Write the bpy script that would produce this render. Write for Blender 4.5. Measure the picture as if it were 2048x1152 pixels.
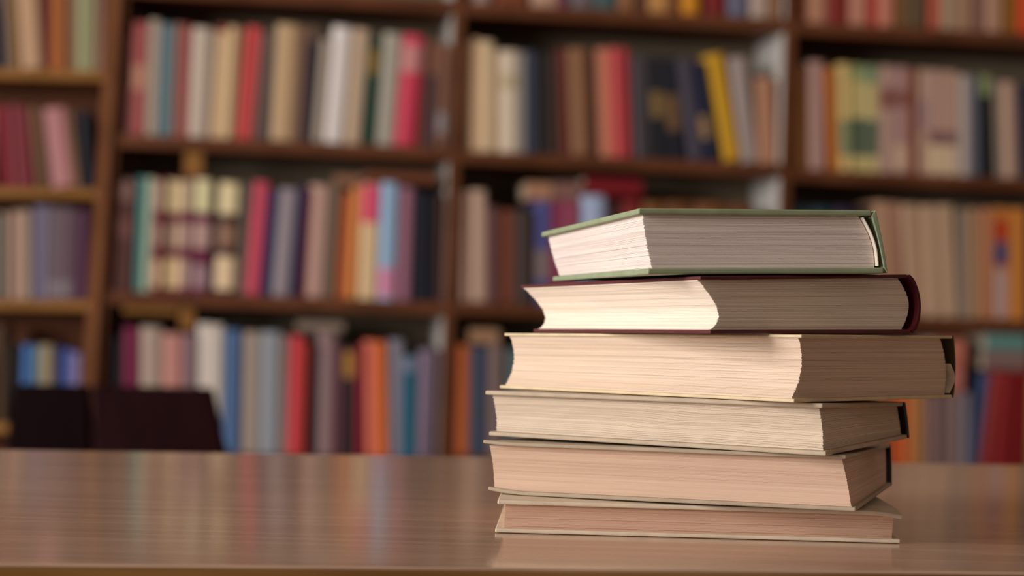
import bpy, bmesh, math, random
from mathutils import Vector, Matrix

for o in list(bpy.data.objects):
    bpy.data.objects.remove(o, do_unlink=True)
SC = bpy.context.scene
COL = SC.collection
random.seed(11)

# ------------------------------------------------------------------ measured layout (metres; camera at x=0, y=0, looking along +y)
CAM = {'z': 0.862, 'pitch': 0.015568807275743696, 'roll': 0.027, 'lens': 69.99609375}
MAIN = {'p0': [-0.13129, 4.27, 1.0602], 'e': [0.992528, 0.121867, -0.006], 'd': [-0.121869, 0.992546, 0.0], 'u': [0.005955, 0.000731, 0.999982]}
LU = {'p0': [-0.84988, 4.165, 1.03582], 'e': [0.992419, 0.121854, 0.015999], 'd': [-0.121869, 0.992546, 0.0], 'u': [-0.01588, -0.00195, 0.999872]}
PART = [-0.7215, -0.0011, 0.729, 1.4591]
SHELF = {'BAY2A': 0.4806, 'BAY3A': 0.4765, 'BAY1B': 0.1653, 'BAY2B': 0.1615, 'BAY3B': 0.1529, 'BAY1C': -0.1658, 'BAY2C': -0.1635, 'BAY3C': -0.1635, 'BAY1D': -0.5026, 'BAY2D': -0.4934, 'BAY3D': -0.4958, 'BAY1A': 0.4853}
LUR = -0.017
LUSH = [0.3232, 0.076, -0.1583, -0.4153]
STACK = {'b1': (14, [[0.0627, 1.0048, 0.9197], [0.0166, 1.1896, 0.9145], [0.1862, 1.0356, 0.9238]], [[0.0682, 1.0048, 0.8863], [0.0239, 1.1823, 0.8849], [0.1934, 1.036, 0.8909]]), 'b2': (27, [[0.0943, 0.9992, 0.8861], [0.0051, 1.1741, 0.8822], [0.21, 1.0581, 0.8914]], [[0.0999, 0.9992, 0.8572], [0.0132, 1.1693, 0.8545], [0.2122, 1.0564, 0.8601]]), 'b3': (44, [[0.1461, 1.0011, 0.8581], [-0.0038, 1.1563, 0.8537], [0.2427, 1.0944, 0.8594]], [[0.1432, 1.0011, 0.8239], [-0.0057, 1.1553, 0.8217], [0.2445, 1.099, 0.825]]), 'b4': (60, [[0.1584, 1.0065, 0.8236], [-0.0134, 1.1057, 0.822], [0.2202, 1.1135, 0.8216]], [[0.1608, 1.0065, 0.7971], [-0.0108, 1.1055, 0.797], [0.2231, 1.1143, 0.8011]]), 'b5': (71.5, [[0.172, 1.013, 0.7973], [-0.0134, 1.075, 0.7956], [0.2247, 1.1705, 0.7947]], [[0.1775, 1.013, 0.7689], [-0.0099, 1.0757, 0.7674], [0.2193, 1.138, 0.7724]]), 'b6': (88.2, [[0.2074, 1.042, 0.7669], [-0.0046, 1.042, 0.7673], [0.2118, 1.1839, 0.7669]], [[0.2065, 1.042, 0.7503], [-0.0054, 1.0422, 0.7503], [0.211, 1.1839, 0.7503]])}
CHAIR = [[-0.7487, 3.0, 0.7439], [-0.4475, 3.0, 0.746], [-0.7561, 3.0, 0.6429], [-0.4219, 3.0, 0.6444]]
TABLE = [[-0.394, 1.5478, 0.75], [0.438, 1.69, 0.75], [-0.2188, 0.8655, 0.75], [0.2429, 0.9328, 0.75]]
BRACKETS = [('bracket', [-0.5733, 0.0831, -0.5335, 0.1385]), ('bracket', [-0.5712, -0.2418, -0.5399, -0.1926]), ('rail', [-0.6903, -0.2118, -0.5745, -0.1926])]
BOOKS = [
['LEFT', 'L1', -0.3601, 0.3232, 0.0376, 0.1647, 0.0, 0.11, 0.0084, [132, 94, 66], [], 'dark-tan book leftmost on top shelf of narrow left bookcase'],
['LEFT', 'L1', -0.3227, 0.3232, 0.0337, 0.1658, 0.0, 0.111, 0.0072, [100, 34, 46], [], 'maroon book between dark-tan and charcoal books on top shelf of narrow left bookcase'],
['LEFT', 'L1', -0.285, 0.3232, 0.0378, 0.1524, 0.0, 0.11, 0.0119, [62, 54, 63], [], 'charcoal book between maroon and charcoal books on top shelf of narrow left bookcase'],
['LEFT', 'L1', -0.2137, 0.3232, 0.0155, 0.1703, -0.0622, 0.11, 0.0141, [78, 68, 72], [], 'charcoal book between charcoal and olive books on top shelf of narrow left bookcase'],
['LEFT', 'L1', -0.1943, 0.3232, 0.0196, 0.1657, -0.0635, 0.11, 0.0129, [122, 92, 52], [], 'olive book between charcoal and beige books on top shelf of narrow left bookcase'],
['LEFT', 'L1', -0.1594, 0.3232, 0.0427, 0.1773, -0.0718, 0.11, 0.0075, [172, 136, 106], [], 'beige book between olive and rust books on top shelf of narrow left bookcase'],
['LEFT', 'L1', -0.1289, 0.3232, 0.0172, 0.1677, -0.0385, 0.11, 0.0192, [92, 28, 14], [], 'rust book between beige and orange-brown books on top shelf of narrow left bookcase'],
['LEFT', 'L1', -0.1064, 0.3232, 0.0267, 0.1725, -0.0139, 0.11, 0.0096, [155, 88, 38], [], 'orange-brown book between rust and dark-tan books on top shelf of narrow left bookcase'],
['LEFT', 'L1', -0.0811, 0.3232, 0.0228, 0.167, -0.0, 0.112, 0.0212, [132, 102, 72], [], 'dark-tan book between orange-brown and sage-green books on top shelf of narrow left bookcase'],
['LEFT', 'L1', -0.0494, 0.3232, 0.0394, 0.1807, 0.0, 0.12, 0.0123, [132, 132, 96], [], 'sage-green book between dark-tan and dark-tan books on top shelf of narrow left bookcase'],
['LEFT', 'L1', -0.0219, 0.3232, 0.0126, 0.1764, 0.0156, 0.125, 0.0067, [142, 102, 86], [], 'dark-tan book rightmost on top shelf of narrow left bookcase'],
['LEFT', 'L2', -0.3646, 0.076, 0.0214, 0.1556, 0.0, 0.11, 0.0106, [99, 44, 36], [], 'maroon book leftmost on second shelf of narrow left bookcase'],
['LEFT', 'L2', -0.3414, 0.076, 0.0215, 0.1644, 0.0, 0.11, 0.0079, [115, 91, 66], [], 'brown book between maroon and grey books on second shelf of narrow left bookcase'],
['LEFT', 'L2', -0.318, 0.076, 0.0215, 0.1587, 0.0, 0.11, 0.0191, [146, 123, 110], [], 'grey book between brown and dark-tan books on second shelf of narrow left bookcase'],
['LEFT', 'L2', -0.2886, 0.076, 0.0337, 0.1553, 0.0, 0.11, 0.0153, [134, 91, 58], [], 'dark-tan book between grey and beige books on second shelf of narrow left bookcase'],
['LEFT', 'L2', -0.2531, 0.076, 0.0338, 0.1624, 0.0, 0.11, 0.012, [162, 136, 114], [], 'beige book between dark-tan and crimson books on second shelf of narrow left bookcase'],
['LEFT', 'L2', -0.2107, 0.076, 0.0104, 0.1699, -0.0863, 0.112, 0.007, [132, 24, 38], [], 'crimson book between beige and maroon books on second shelf of narrow left bookcase'],
['LEFT', 'L2', -0.1979, 0.076, 0.0134, 0.1681, -0.0871, 0.11, 0.0093, [118, 38, 48], [], 'maroon book between crimson and maroon books on second shelf of narrow left bookcase'],
['LEFT', 'L2', -0.1821, 0.076, 0.0145, 0.1727, -0.0852, 0.117, 0.0128, [124, 48, 56], [], 'maroon book between maroon and maroon books on second shelf of narrow left bookcase'],
['LEFT', 'L2', -0.1632, 0.076, 0.0196, 0.169, -0.0868, 0.11, 0.0154, [112, 36, 44], [], 'maroon book between maroon and brown books on second shelf of narrow left bookcase'],
['LEFT', 'L2', -0.1345, 0.076, 0.0236, 0.1679, -0.1121, 0.11, 0.0108, [98, 68, 44], [], 'brown book between maroon and mauve books on second shelf of narrow left bookcase'],
['LEFT', 'L2', -0.0934, 0.076, 0.049, 0.1672, -0.1366, 0.115, 0.0172, [165, 112, 112], [], 'mauve book between brown and olive books on second shelf of narrow left bookcase'],
['LEFT', 'L2', -0.0633, 0.076, 0.0094, 0.1633, -0.1147, 0.11, 0.0152, [110, 84, 46], [], 'olive book between mauve and black books on second shelf of narrow left bookcase'],
['LEFT', 'L2', -0.0411, 0.076, 0.0279, 0.1634, -0.0768, 0.11, 0.02, [12, 10, 24], [], 'black book rightmost on second shelf of narrow left bookcase'],
['LEFT', 'L3', -0.3613, -0.1583, 0.0214, 0.1767, 0.0, 0.12, 0.0106, [66, 61, 65], [], 'charcoal book leftmost on third shelf of narrow left bookcase'],
['LEFT', 'L3', -0.338, -0.1583, 0.0214, 0.1792, 0.0, 0.127, 0.0079, [145, 126, 112], [], 'grey book between charcoal and dark-grey books on third shelf of narrow left bookcase'],
['LEFT', 'L3', -0.3148, -0.1583, 0.0214, 0.1765, 0.0, 0.114, 0.0181, [91, 88, 88], [], 'dark-grey book between grey and maroon books on third shelf of narrow left bookcase'],
['LEFT', 'L3', -0.2916, -0.1583, 0.0214, 0.178, 0.0, 0.11, 0.0138, [102, 41, 38], [], 'maroon book between dark-grey and dark-navy books on third shelf of narrow left bookcase'],
['LEFT', 'L3', -0.2684, -0.1583, 0.0215, 0.1846, 0.0, 0.111, 0.0167, [55, 57, 92], [], 'dark-navy book between maroon and teal books on third shelf of narrow left bookcase'],
['LEFT', 'L3', -0.243, -0.1583, 0.0256, 0.1715, 0.0, 0.117, 0.0152, [80, 101, 85], [], 'teal book between dark-navy and grey books on third shelf of narrow left bookcase'],
['LEFT', 'L3', -0.2114, -0.1583, 0.0154, 0.1814, -0.0143, 0.127, 0.011, [138, 122, 108], [], 'grey book between teal and dusty-pink books on third shelf of narrow left bookcase'],
['LEFT', 'L3', -0.187, -0.1583, 0.0195, 0.185, -0.0142, 0.125, 0.0155, [160, 126, 108], [], 'dusty-pink book between grey and dusty-pink books on third shelf of narrow left bookcase'],
['LEFT', 'L3', -0.1662, -0.1583, 0.0206, 0.1874, -0.0141, 0.124, 0.0133, [150, 128, 112], [], 'dusty-pink book between dusty-pink and blue-grey books on third shelf of narrow left bookcase'],
['LEFT', 'L3', -0.1392, -0.1583, 0.0318, 0.1964, 0.0172, 0.136, 0.0211, [106, 98, 118], [], 'blue-grey book between dusty-pink and dark-grey books on third shelf of narrow left bookcase'],
['LEFT', 'L3', -0.1107, -0.1583, 0.0237, 0.1948, 0.0176, 0.127, 0.0166, [100, 84, 92], [[0.0085, 0.0399, [120, 110, 116]]], 'dark-grey book with blue-grey band, eleventh from left on third shelf of narrow left bookcase'],
['LEFT', 'L3', -0.0851, -0.1583, 0.0258, 0.1932, 0.018, 0.116, 0.0172, [96, 76, 84], [[0.0088, 0.0402, [118, 106, 112]]], 'dark-grey book with blue-grey band, twelfth from left on third shelf of narrow left bookcase'],
['LEFT', 'L3', -0.056, -0.1583, 0.0289, 0.1895, 0.0188, 0.127, 0.0219, [76, 42, 64], [], 'plum book rightmost on third shelf of narrow left bookcase'],
['LEFT', 'L4', -0.3492, -0.4153, 0.0375, 0.1504, 0.0, 0.11, 0.0106, [119, 92, 77], [], 'brown book leftmost on fourth shelf of narrow left bookcase'],
['LEFT', 'L4', -0.3113, -0.4153, 0.0357, 0.1538, 0.0, 0.11, 0.0167, [78, 62, 74], [], 'charcoal book between brown and dark-teal books on fourth shelf of narrow left bookcase'],
['LEFT', 'L4', -0.2762, -0.4153, 0.0319, 0.1573, 0.0, 0.11, 0.0134, [54, 65, 89], [], 'dark-teal book between charcoal and dark-brown books on fourth shelf of narrow left bookcase'],
['LEFT', 'L4', -0.2124, -0.4153, 0.0205, 0.2038, -0.0142, 0.125, 0.0079, [66, 44, 26], [], 'dark-brown book between dark-teal and black books on fourth shelf of narrow left bookcase'],
['LEFT', 'L4', -0.1867, -0.4153, 0.0252, 0.1623, -0.0142, 0.11, 0.0183, [22, 16, 18], [], 'black book between dark-brown and blue books on fourth shelf of narrow left bookcase'],
['LEFT', 'L4', -0.1644, -0.4153, 0.0183, 0.1626, 0.0207, 0.11, 0.01, [62, 104, 160], [], 'blue book between black and sky-blue books on fourth shelf of narrow left bookcase'],
['LEFT', 'L4', -0.1474, -0.4153, 0.0141, 0.1607, 0.0201, 0.11, 0.0199, [108, 140, 158], [], 'sky-blue book between blue and sage-green books on fourth shelf of narrow left bookcase'],
['LEFT', 'L4', -0.1212, -0.4153, 0.0288, 0.163, -0.0071, 0.11, 0.0132, [134, 118, 88], [], 'sage-green book between sky-blue and navy books on fourth shelf of narrow left bookcase'],
['LEFT', 'L4', -0.0958, -0.4153, 0.0157, 0.159, -0.0139, 0.11, 0.0201, [34, 50, 100], [], 'navy book between sage-green and violet-blue books on fourth shelf of narrow left bookcase'],
['LEFT', 'L4', -0.0796, -0.4153, 0.0156, 0.153, 0.013, 0.11, 0.0198, [70, 88, 150], [], 'violet-blue book between navy and blue-grey books on fourth shelf of narrow left bookcase'],
['LEFT', 'L4', -0.0625, -0.4153, 0.0177, 0.1468, 0.0142, 0.11, 0.0126, [120, 108, 140], [], 'blue-grey book rightmost on fourth shelf of narrow left bookcase'],
['BAY1', 'B', -0.6954, 0.1653, 0.0147, 0.2102, 0.0, 0.134, 0.0201, [132, 106, 106], [], 'mauve book leftmost on upper shelf of left bay'],
['BAY1', 'B', -0.6727, 0.1653, 0.0281, 0.2379, 0.0, 0.168, 0.0084, [150, 72, 70], [[0.0949, 0.1477, [172, 118, 96]]], 'crimson book with tan band between mauve and pale-grey books on upper shelf of left bay'],
['BAY1', 'B', -0.6439, 0.1653, 0.024, 0.2447, 0.0, 0.15, 0.0097, [158, 142, 126], [], 'pale-grey book between crimson and teal books on upper shelf of left bay'],
['BAY1', 'B', -0.6169, 0.1653, 0.0261, 0.2376, 0.0, 0.148, 0.0138, [88, 116, 122], [], 'teal book between pale-grey and mauve books on upper shelf of left bay'],
['BAY1', 'B', -0.5931, 0.1653, 0.0158, 0.2388, 0.0, 0.159, 0.0102, [140, 98, 88], [], 'mauve book between teal and crimson books on upper shelf of left bay'],
['BAY1', 'B', -0.577, 0.1653, 0.0127, 0.2375, 0.0, 0.141, 0.0127, [156, 66, 66], [], 'crimson book between mauve and pale-grey books on upper shelf of left bay'],
['BAY1', 'B', -0.551, 0.1653, 0.0379, 0.2337, 0.0187, 0.149, 0.0151, [184, 168, 152], [], 'pale-grey book between crimson and grey books on upper shelf of left bay'],
['BAY1', 'B', -0.5259, 0.1653, 0.0106, 0.2297, 0.0198, 0.162, 0.017, [134, 118, 104], [], 'grey book between pale-grey and cream books on upper shelf of left bay'],
['BAY1', 'B', -0.508, 0.1653, 0.024, 0.2393, 0.0265, 0.157, 0.0159, [190, 160, 124], [[0.2261, 0.2383, [130, 36, 44]]], 'cream book with crimson band between grey and cream books on upper shelf of left bay'],
['BAY1', 'B', -0.4861, 0.1653, 0.0189, 0.2383, 0.0269, 0.161, 0.0069, [194, 168, 128], [], 'cream book between cream and coral books on upper shelf of left bay'],
['BAY1', 'B', -0.4697, 0.1653, 0.0128, 0.2372, 0.0362, 0.166, 0.0185, [196, 120, 98], [], 'coral book between cream and red books on upper shelf of left bay'],
['BAY1', 'B', -0.4494, 0.1653, 0.0265, 0.2419, 0.0612, 0.169, 0.0188, [188, 62, 64], [], 'red book between coral and brown books on upper shelf of left bay'],
['BAY1', 'B', -0.4248, 0.1653, 0.0171, 0.2292, 0.0522, 0.147, 0.0124, [118, 84, 74], [], 'brown book between red and charcoal books on upper shelf of left bay'],
['BAY1', 'B', -0.4037, 0.1653, 0.015, 0.2382, 0.0317, 0.144, 0.0161, [72, 68, 68], [], 'charcoal book between brown and beige books on upper shelf of left bay'],
['BAY1', 'B', -0.3709, 0.1653, 0.0468, 0.2484, 0.0261, 0.149, 0.0071, [178, 148, 112], [], 'beige book between charcoal and brown books on upper shelf of left bay'],
['BAY1', 'B', -0.337, 0.1653, 0.0193, 0.248, 0.0254, 0.153, 0.0086, [104, 74, 58], [], 'brown book between beige and black books on upper shelf of left bay'],
['BAY1', 'B', -0.3155, 0.1653, 0.0214, 0.2491, 0.0253, 0.158, 0.0068, [42, 34, 42], [[0.2144, 0.2481, [94, 68, 54]]], 'black book with brown band between brown and pale-grey books on upper shelf of left bay'],
['BAY1', 'B', -0.2938, 0.1653, 0.0209, 0.2206, 0.0525, 0.131, 0.0084, [158, 144, 130], [], 'pale-grey book between black and off-white books on upper shelf of left bay'],
['BAY1', 'B', -0.2619, 0.1653, 0.0417, 0.2494, 0.0549, 0.151, 0.0118, [216, 202, 196], [], 'off-white book between pale-grey and beige books on upper shelf of left bay'],
['BAY1', 'B', -0.2206, 0.1653, 0.0366, 0.2479, 0.0484, 0.148, 0.02, [184, 158, 132], [], 'beige book between off-white and dark-green books on upper shelf of left bay'],
['BAY1', 'B', -0.1846, 0.1653, 0.0264, 0.2237, 0.0329, 0.149, 0.0084, [18, 54, 38], [[0.1503, 0.2039, [118, 92, 38]]], 'dark-green book with olive band between beige and grey-green books on upper shelf of left bay'],
['BAY1', 'B', -0.1509, 0.1653, 0.04, 0.2408, 0.0463, 0.15, 0.0116, [158, 152, 138], [], 'grey-green book between dark-green and red books on upper shelf of left bay'],
['BAY1', 'B', -0.1077, 0.1653, 0.0451, 0.239, 0.0543, 0.152, 0.008, [190, 58, 80], [[0.1585, 0.2165, [186, 122, 120]]], 'red book with dusty-pink band between grey-green and rust books on upper shelf of left bay'],
['BAY1', 'B', -0.0738, 0.1653, 0.0126, 0.2272, 0.0338, 0.158, 0.0219, [124, 68, 46], [], 'rust book between red and charcoal books on upper shelf of left bay'],
['BAY1', 'B', -0.0554, 0.1653, 0.0224, 0.2303, 0.0328, 0.15, 0.0137, [62, 42, 48], [[0.1566, 0.2293, [112, 74, 56]]], 'charcoal book with brown band between rust and brown books on upper shelf of left bay'],
['BAY1', 'B', -0.0312, 0.1653, 0.0203, 0.2228, 0.0246, 0.135, 0.0076, [122, 82, 62], [[0.0306, 0.0759, [140, 128, 128]]], 'brown book with grey band rightmost on upper shelf of left bay'],
['BAY1', 'C', -0.7057, -0.1658, 0.0145, 0.232, 0.0, 0.147, 0.0102, [76, 42, 38], [[0.1938, 0.2275, [120, 88, 78]], [0.1179, 0.1537, [104, 66, 58]]], 'dark-brown book with brown bands leftmost on middle shelf of left bay'],
['BAY1', 'C', -0.6863, -0.1658, 0.0217, 0.237, 0.0, 0.164, 0.0086, [82, 46, 42], [[0.1904, 0.2326, [118, 86, 78]], [0.1102, 0.1524, [106, 64, 58]]], 'dark-brown book with brown bands between dark-brown and teal books on middle shelf of left bay'],
['BAY1', 'C', -0.6636, -0.1658, 0.0228, 0.2413, 0.0156, 0.144, 0.0212, [76, 122, 118], [], 'teal book between dark-brown and grey-green books on middle shelf of left bay'],
['BAY1', 'C', -0.6444, -0.1658, 0.0145, 0.241, 0.0154, 0.158, 0.0083, [148, 160, 138], [], 'grey-green book between teal and maroon books on middle shelf of left bay'],
['BAY1', 'C', -0.6236, -0.1658, 0.0196, 0.2396, 0.0016, 0.158, 0.0064, [112, 36, 50], [[0.1718, 0.2352, [170, 138, 120]], [0.0957, 0.1443, [158, 116, 104]], [0.0112, 0.0683, [196, 160, 128]]], 'maroon book with dusty-pink bands between grey-green and maroon books on middle shelf of left bay'],
['BAY1', 'C', -0.599, -0.1658, 0.0259, 0.2428, 0.0, 0.159, 0.0217, [104, 36, 48], [[0.1707, 0.2384, [214, 190, 144]], [0.0945, 0.1474, [160, 130, 112]], [0.01, 0.0734, [218, 184, 136]]], 'maroon book with cream bands, sixth from left on middle shelf of left bay'],
['BAY1', 'C', -0.5774, -0.1658, 0.0157, 0.2416, 0.0, 0.168, 0.0171, [104, 38, 50], [[0.1715, 0.2371, [206, 184, 142]], [0.0954, 0.1482, [184, 158, 132]], [0.0108, 0.0721, [208, 178, 140]]], 'maroon book with cream bands, seventh from left on middle shelf of left bay'],
['BAY1', 'C', -0.5609, -0.1658, 0.0159, 0.2423, 0.0, 0.151, 0.0119, [110, 42, 58], [[0.1743, 0.2378, [168, 144, 118]], [0.0981, 0.1468, [160, 124, 118]], [0.0135, 0.0706, [158, 126, 122]]], 'maroon book with beige bands between maroon and maroon books on middle shelf of left bay'],
['BAY1', 'C', -0.5322, -0.1658, 0.0379, 0.2467, 0.0, 0.151, 0.0184, [100, 30, 58], [[0.1733, 0.2422, [224, 202, 156]], [0.097, 0.15, [176, 142, 134]], [0.0123, 0.061, [150, 118, 124]]], 'maroon book with cream bands between maroon and dark-brown books on middle shelf of left bay'],
['BAY1', 'C', -0.5055, -0.1658, 0.0085, 0.2298, 0.0, 0.151, 0.0185, [44, 24, 22], [], 'thin dark-brown book painted as the shaded gap beside maroon book, middle shelf of left bay'],  # dark filler in book form, its colour standing for a shaded gap
['BAY1', 'C', -0.4797, -0.1658, 0.0421, 0.2416, 0.0172, 0.153, 0.0096, [66, 34, 30], [[0.1712, 0.237, [220, 194, 150]], [0.1012, 0.1479, [132, 98, 78]], [0.01, 0.08, [212, 184, 148]]], 'dark-brown book with cream bands between dark-brown and dark-grey books on middle shelf of left bay'],
['BAY1', 'C', -0.448, -0.1658, 0.0202, 0.2367, 0.0274, 0.163, 0.0218, [100, 90, 80], [], 'dark-grey book between dark-brown and pink books on middle shelf of left bay'],
['BAY1', 'C', -0.4208, -0.1658, 0.0329, 0.2425, 0.0523, 0.169, 0.0189, [182, 66, 84], [], 'pink book between dark-grey and navy books on middle shelf of left bay'],
['BAY1', 'C', -0.3922, -0.1658, 0.0213, 0.2244, 0.0501, 0.155, 0.0178, [14, 30, 74], [], 'navy book between pink and grey books on middle shelf of left bay'],
['BAY1', 'C', -0.361, -0.1658, 0.0372, 0.2299, 0.0483, 0.143, 0.0143, [138, 126, 132], [], 'grey book between navy and navy books on middle shelf of left bay'],
['BAY1', 'C', -0.3309, -0.1658, 0.0172, 0.2352, 0.0376, 0.15, 0.0065, [16, 22, 62], [], 'navy book between grey and maroon books on middle shelf of left bay'],
['BAY1', 'C', -0.316, -0.1658, 0.0066, 0.2335, 0.0287, 0.139, 0.0105, [110, 28, 40], [], 'maroon book between navy and dusty-pink books on middle shelf of left bay'],
['BAY1', 'C', -0.2936, -0.1658, 0.0363, 0.2409, 0.0278, 0.15, 0.0171, [184, 146, 134], [], 'dusty-pink book between maroon and dark-grey books on middle shelf of left bay'],
['BAY1', 'C', -0.2614, -0.1658, 0.025, 0.2401, 0.0277, 0.17, 0.0132, [110, 90, 74], [], 'dark-grey book between dusty-pink and orange-brown books on middle shelf of left bay'],
['BAY1', 'C', -0.2332, -0.1658, 0.0218, 0.2264, 0.0276, 0.16, 0.0218, [164, 84, 40], [], 'orange-brown book between dark-grey and orange books on middle shelf of left bay'],
['BAY1', 'C', -0.2111, -0.1658, 0.0205, 0.2401, 0.0261, 0.17, 0.0118, [198, 126, 66], [], 'orange book between orange-brown and cream books on middle shelf of left bay'],
['BAY1', 'C', -0.1766, -0.1658, 0.0383, 0.2477, 0.0061, 0.154, 0.0096, [206, 176, 134], [[0.1639, 0.2453, [204, 74, 100]]], 'cream book with pink band between orange and sky-blue books on middle shelf of left bay'],
['BAY1', 'C', -0.1364, -0.1658, 0.0366, 0.2515, 0.0, 0.155, 0.0093, [138, 168, 196], [[0.007, 0.0691, [196, 128, 158]]], 'sky-blue book with mauve band between cream and mauve books on middle shelf of left bay'],
['BAY1', 'C', -0.1006, -0.1658, 0.0315, 0.2444, 0.0, 0.163, 0.0204, [150, 100, 118], [], 'mauve book between sky-blue and black books on middle shelf of left bay'],
['BAY1', 'C', -0.0676, -0.1658, 0.023, 0.235, -0.017, 0.163, 0.0137, [14, 16, 30], [], 'black book between mauve and black books on middle shelf of left bay'],
['BAY1', 'C', -0.0412, -0.1658, 0.0262, 0.2339, -0.0229, 0.157, 0.0188, [10, 12, 24], [], 'black book between black and dark-brown books on middle shelf of left bay'],
['BAY1', 'C', -0.0209, -0.1658, 0.0107, 0.2304, -0.0243, 0.139, 0.0166, [70, 34, 28], [], 'dark-brown book rightmost on middle shelf of left bay'],
['BAY1', 'D', -0.6943, -0.5026, 0.0189, 0.2422, -0.0065, 0.17, 0.0185, [24, 12, 20], [], 'black book leftmost on lowest visible shelf of left bay'],
['BAY1', 'D', -0.6639, -0.5026, 0.0303, 0.262, -0.029, 0.179, 0.0136, [104, 16, 56], [], 'maroon book between black and pale-grey books on lowest visible shelf of left bay'],
['BAY1', 'D', -0.6247, -0.5026, 0.047, 0.2633, -0.0275, 0.162, 0.0186, [160, 140, 126], [], 'pale-grey book between maroon and dusty-pink books on lowest visible shelf of left bay'],
['BAY1', 'D', -0.5772, -0.5026, 0.043, 0.25, -0.0269, 0.158, 0.0188, [174, 120, 110], [], 'dusty-pink book between pale-grey and mauve books on lowest visible shelf of left bay'],
['BAY1', 'D', -0.5417, -0.5026, 0.0243, 0.2511, -0.0268, 0.178, 0.0123, [126, 100, 106], [], 'mauve book between dusty-pink and off-white books on lowest visible shelf of left bay'],
['BAY1', 'D', -0.5113, -0.5026, 0.0327, 0.2733, -0.0198, 0.175, 0.0211, [198, 186, 176], [], 'off-white book between mauve and off-white books on lowest visible shelf of left bay'],
['BAY1', 'D', -0.4841, -0.5026, 0.0202, 0.2721, -0.0196, 0.185, 0.0087, [186, 176, 166], [], 'off-white book between off-white and blue books on lowest visible shelf of left bay'],
['BAY1', 'D', -0.4531, -0.5026, 0.0317, 0.2625, -0.0189, 0.16, 0.0084, [72, 100, 138], [], 'blue book between off-white and pale-grey books on lowest visible shelf of left bay'],
['BAY1', 'D', -0.4153, -0.5026, 0.0381, 0.2594, -0.0186, 0.182, 0.0189, [154, 138, 126], [], 'pale-grey book between blue and grey books on lowest visible shelf of left bay'],
['BAY1', 'D', -0.3726, -0.5026, 0.0435, 0.2608, -0.0185, 0.159, 0.0192, [132, 136, 142], [], 'grey book between pale-grey and mauve books on lowest visible shelf of left bay'],
['BAY1', 'D', -0.342, -0.5026, 0.015, 0.2533, -0.0179, 0.18, 0.0165, [136, 106, 98], [], 'mauve book between grey and red books on lowest visible shelf of left bay'],
['BAY1', 'D', -0.3221, -0.5026, 0.0235, 0.254, -0.0001, 0.161, 0.0148, [196, 58, 68], [], 'red book between mauve and dark-red books on lowest visible shelf of left bay'],
['BAY1', 'D', -0.3023, -0.5026, 0.0148, 0.2418, -0.0004, 0.147, 0.0062, [132, 42, 22], [], 'dark-red book between red and black books on lowest visible shelf of left bay'],
['BAY1', 'D', -0.2856, -0.5026, 0.0168, 0.236, -0.0017, 0.167, 0.0164, [38, 14, 34], [], 'black book between dark-red and mauve books on lowest visible shelf of left bay'],
['BAY1', 'D', -0.2545, -0.5026, 0.0377, 0.2646, -0.0161, 0.174, 0.0209, [132, 106, 106], [], 'mauve book between black and maroon books on lowest visible shelf of left bay'],
['BAY1', 'D', -0.2269, -0.5026, 0.0139, 0.2378, -0.0164, 0.153, 0.0199, [88, 32, 50], [], 'maroon book between mauve and black books on lowest visible shelf of left bay'],
['BAY1', 'D', -0.205, -0.5026, 0.0256, 0.2342, -0.0196, 0.162, 0.0094, [38, 24, 28], [[0.1679, 0.2234, [150, 108, 42]]], 'black book with amber band, seventeenth from left on lowest visible shelf of left bay'],
['BAY1', 'D', -0.1809, -0.5026, 0.0168, 0.2371, -0.0298, 0.148, 0.0107, [128, 24, 44], [], 'crimson book between black and coral books on lowest visible shelf of left bay'],
['BAY1', 'D', -0.1537, -0.5026, 0.0247, 0.2487, -0.0555, 0.155, 0.0154, [204, 104, 80], [], 'coral book between crimson and orange books on lowest visible shelf of left bay'],
['BAY1', 'D', -0.1299, -0.5026, 0.0217, 0.2475, -0.0557, 0.155, 0.0127, [196, 100, 46], [], 'orange book between coral and blue-grey books on lowest visible shelf of left bay'],
['BAY1', 'D', -0.1039, -0.5026, 0.0293, 0.2523, -0.0254, 0.154, 0.0206, [124, 120, 132], [], 'blue-grey book between orange and dark-teal books on lowest visible shelf of left bay'],
['BAY1', 'D', -0.0749, -0.5026, 0.0276, 0.219, -0.024, 0.139, 0.0133, [24, 88, 110], [[0.1846, 0.2146, [110, 120, 140]]], 'dark-teal book with blue-grey band, twenty-second from left on lowest visible shelf of left bay'],
['BAY1', 'D', -0.0488, -0.5026, 0.0235, 0.2328, 0.0068, 0.154, 0.0205, [128, 112, 132], [], 'blue-grey book between dark-teal and plum books on lowest visible shelf of left bay'],
['BAY1', 'D', -0.0266, -0.5026, 0.0193, 0.2335, 0.0056, 0.15, 0.0207, [76, 54, 66], [], 'plum book rightmost on lowest visible shelf of left bay'],
['BAY2', 'A', 0.0468, 0.4806, 0.0426, 0.2137, -0.0232, 0.14, 0.0145, [160, 134, 124], [], 'dusty-pink book leftmost on topmost visible shelf of centre bay'],
['BAY2', 'A', 0.0957, 0.4806, 0.0318, 0.2057, -0.0227, 0.135, 0.0063, [126, 62, 34], [], 'rust book between dusty-pink and rust books on topmost visible shelf of centre bay'],
['BAY2', 'A', 0.1301, 0.4806, 0.033, 0.2185, -0.0232, 0.141, 0.0089, [118, 58, 30], [], 'rust book between rust and beige books on topmost visible shelf of centre bay'],
['BAY2', 'A', 0.1858, 0.4806, 0.0615, 0.2327, -0.0236, 0.138, 0.0188, [178, 140, 118], [], 'beige book between rust and plum books on topmost visible shelf of centre bay'],
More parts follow.
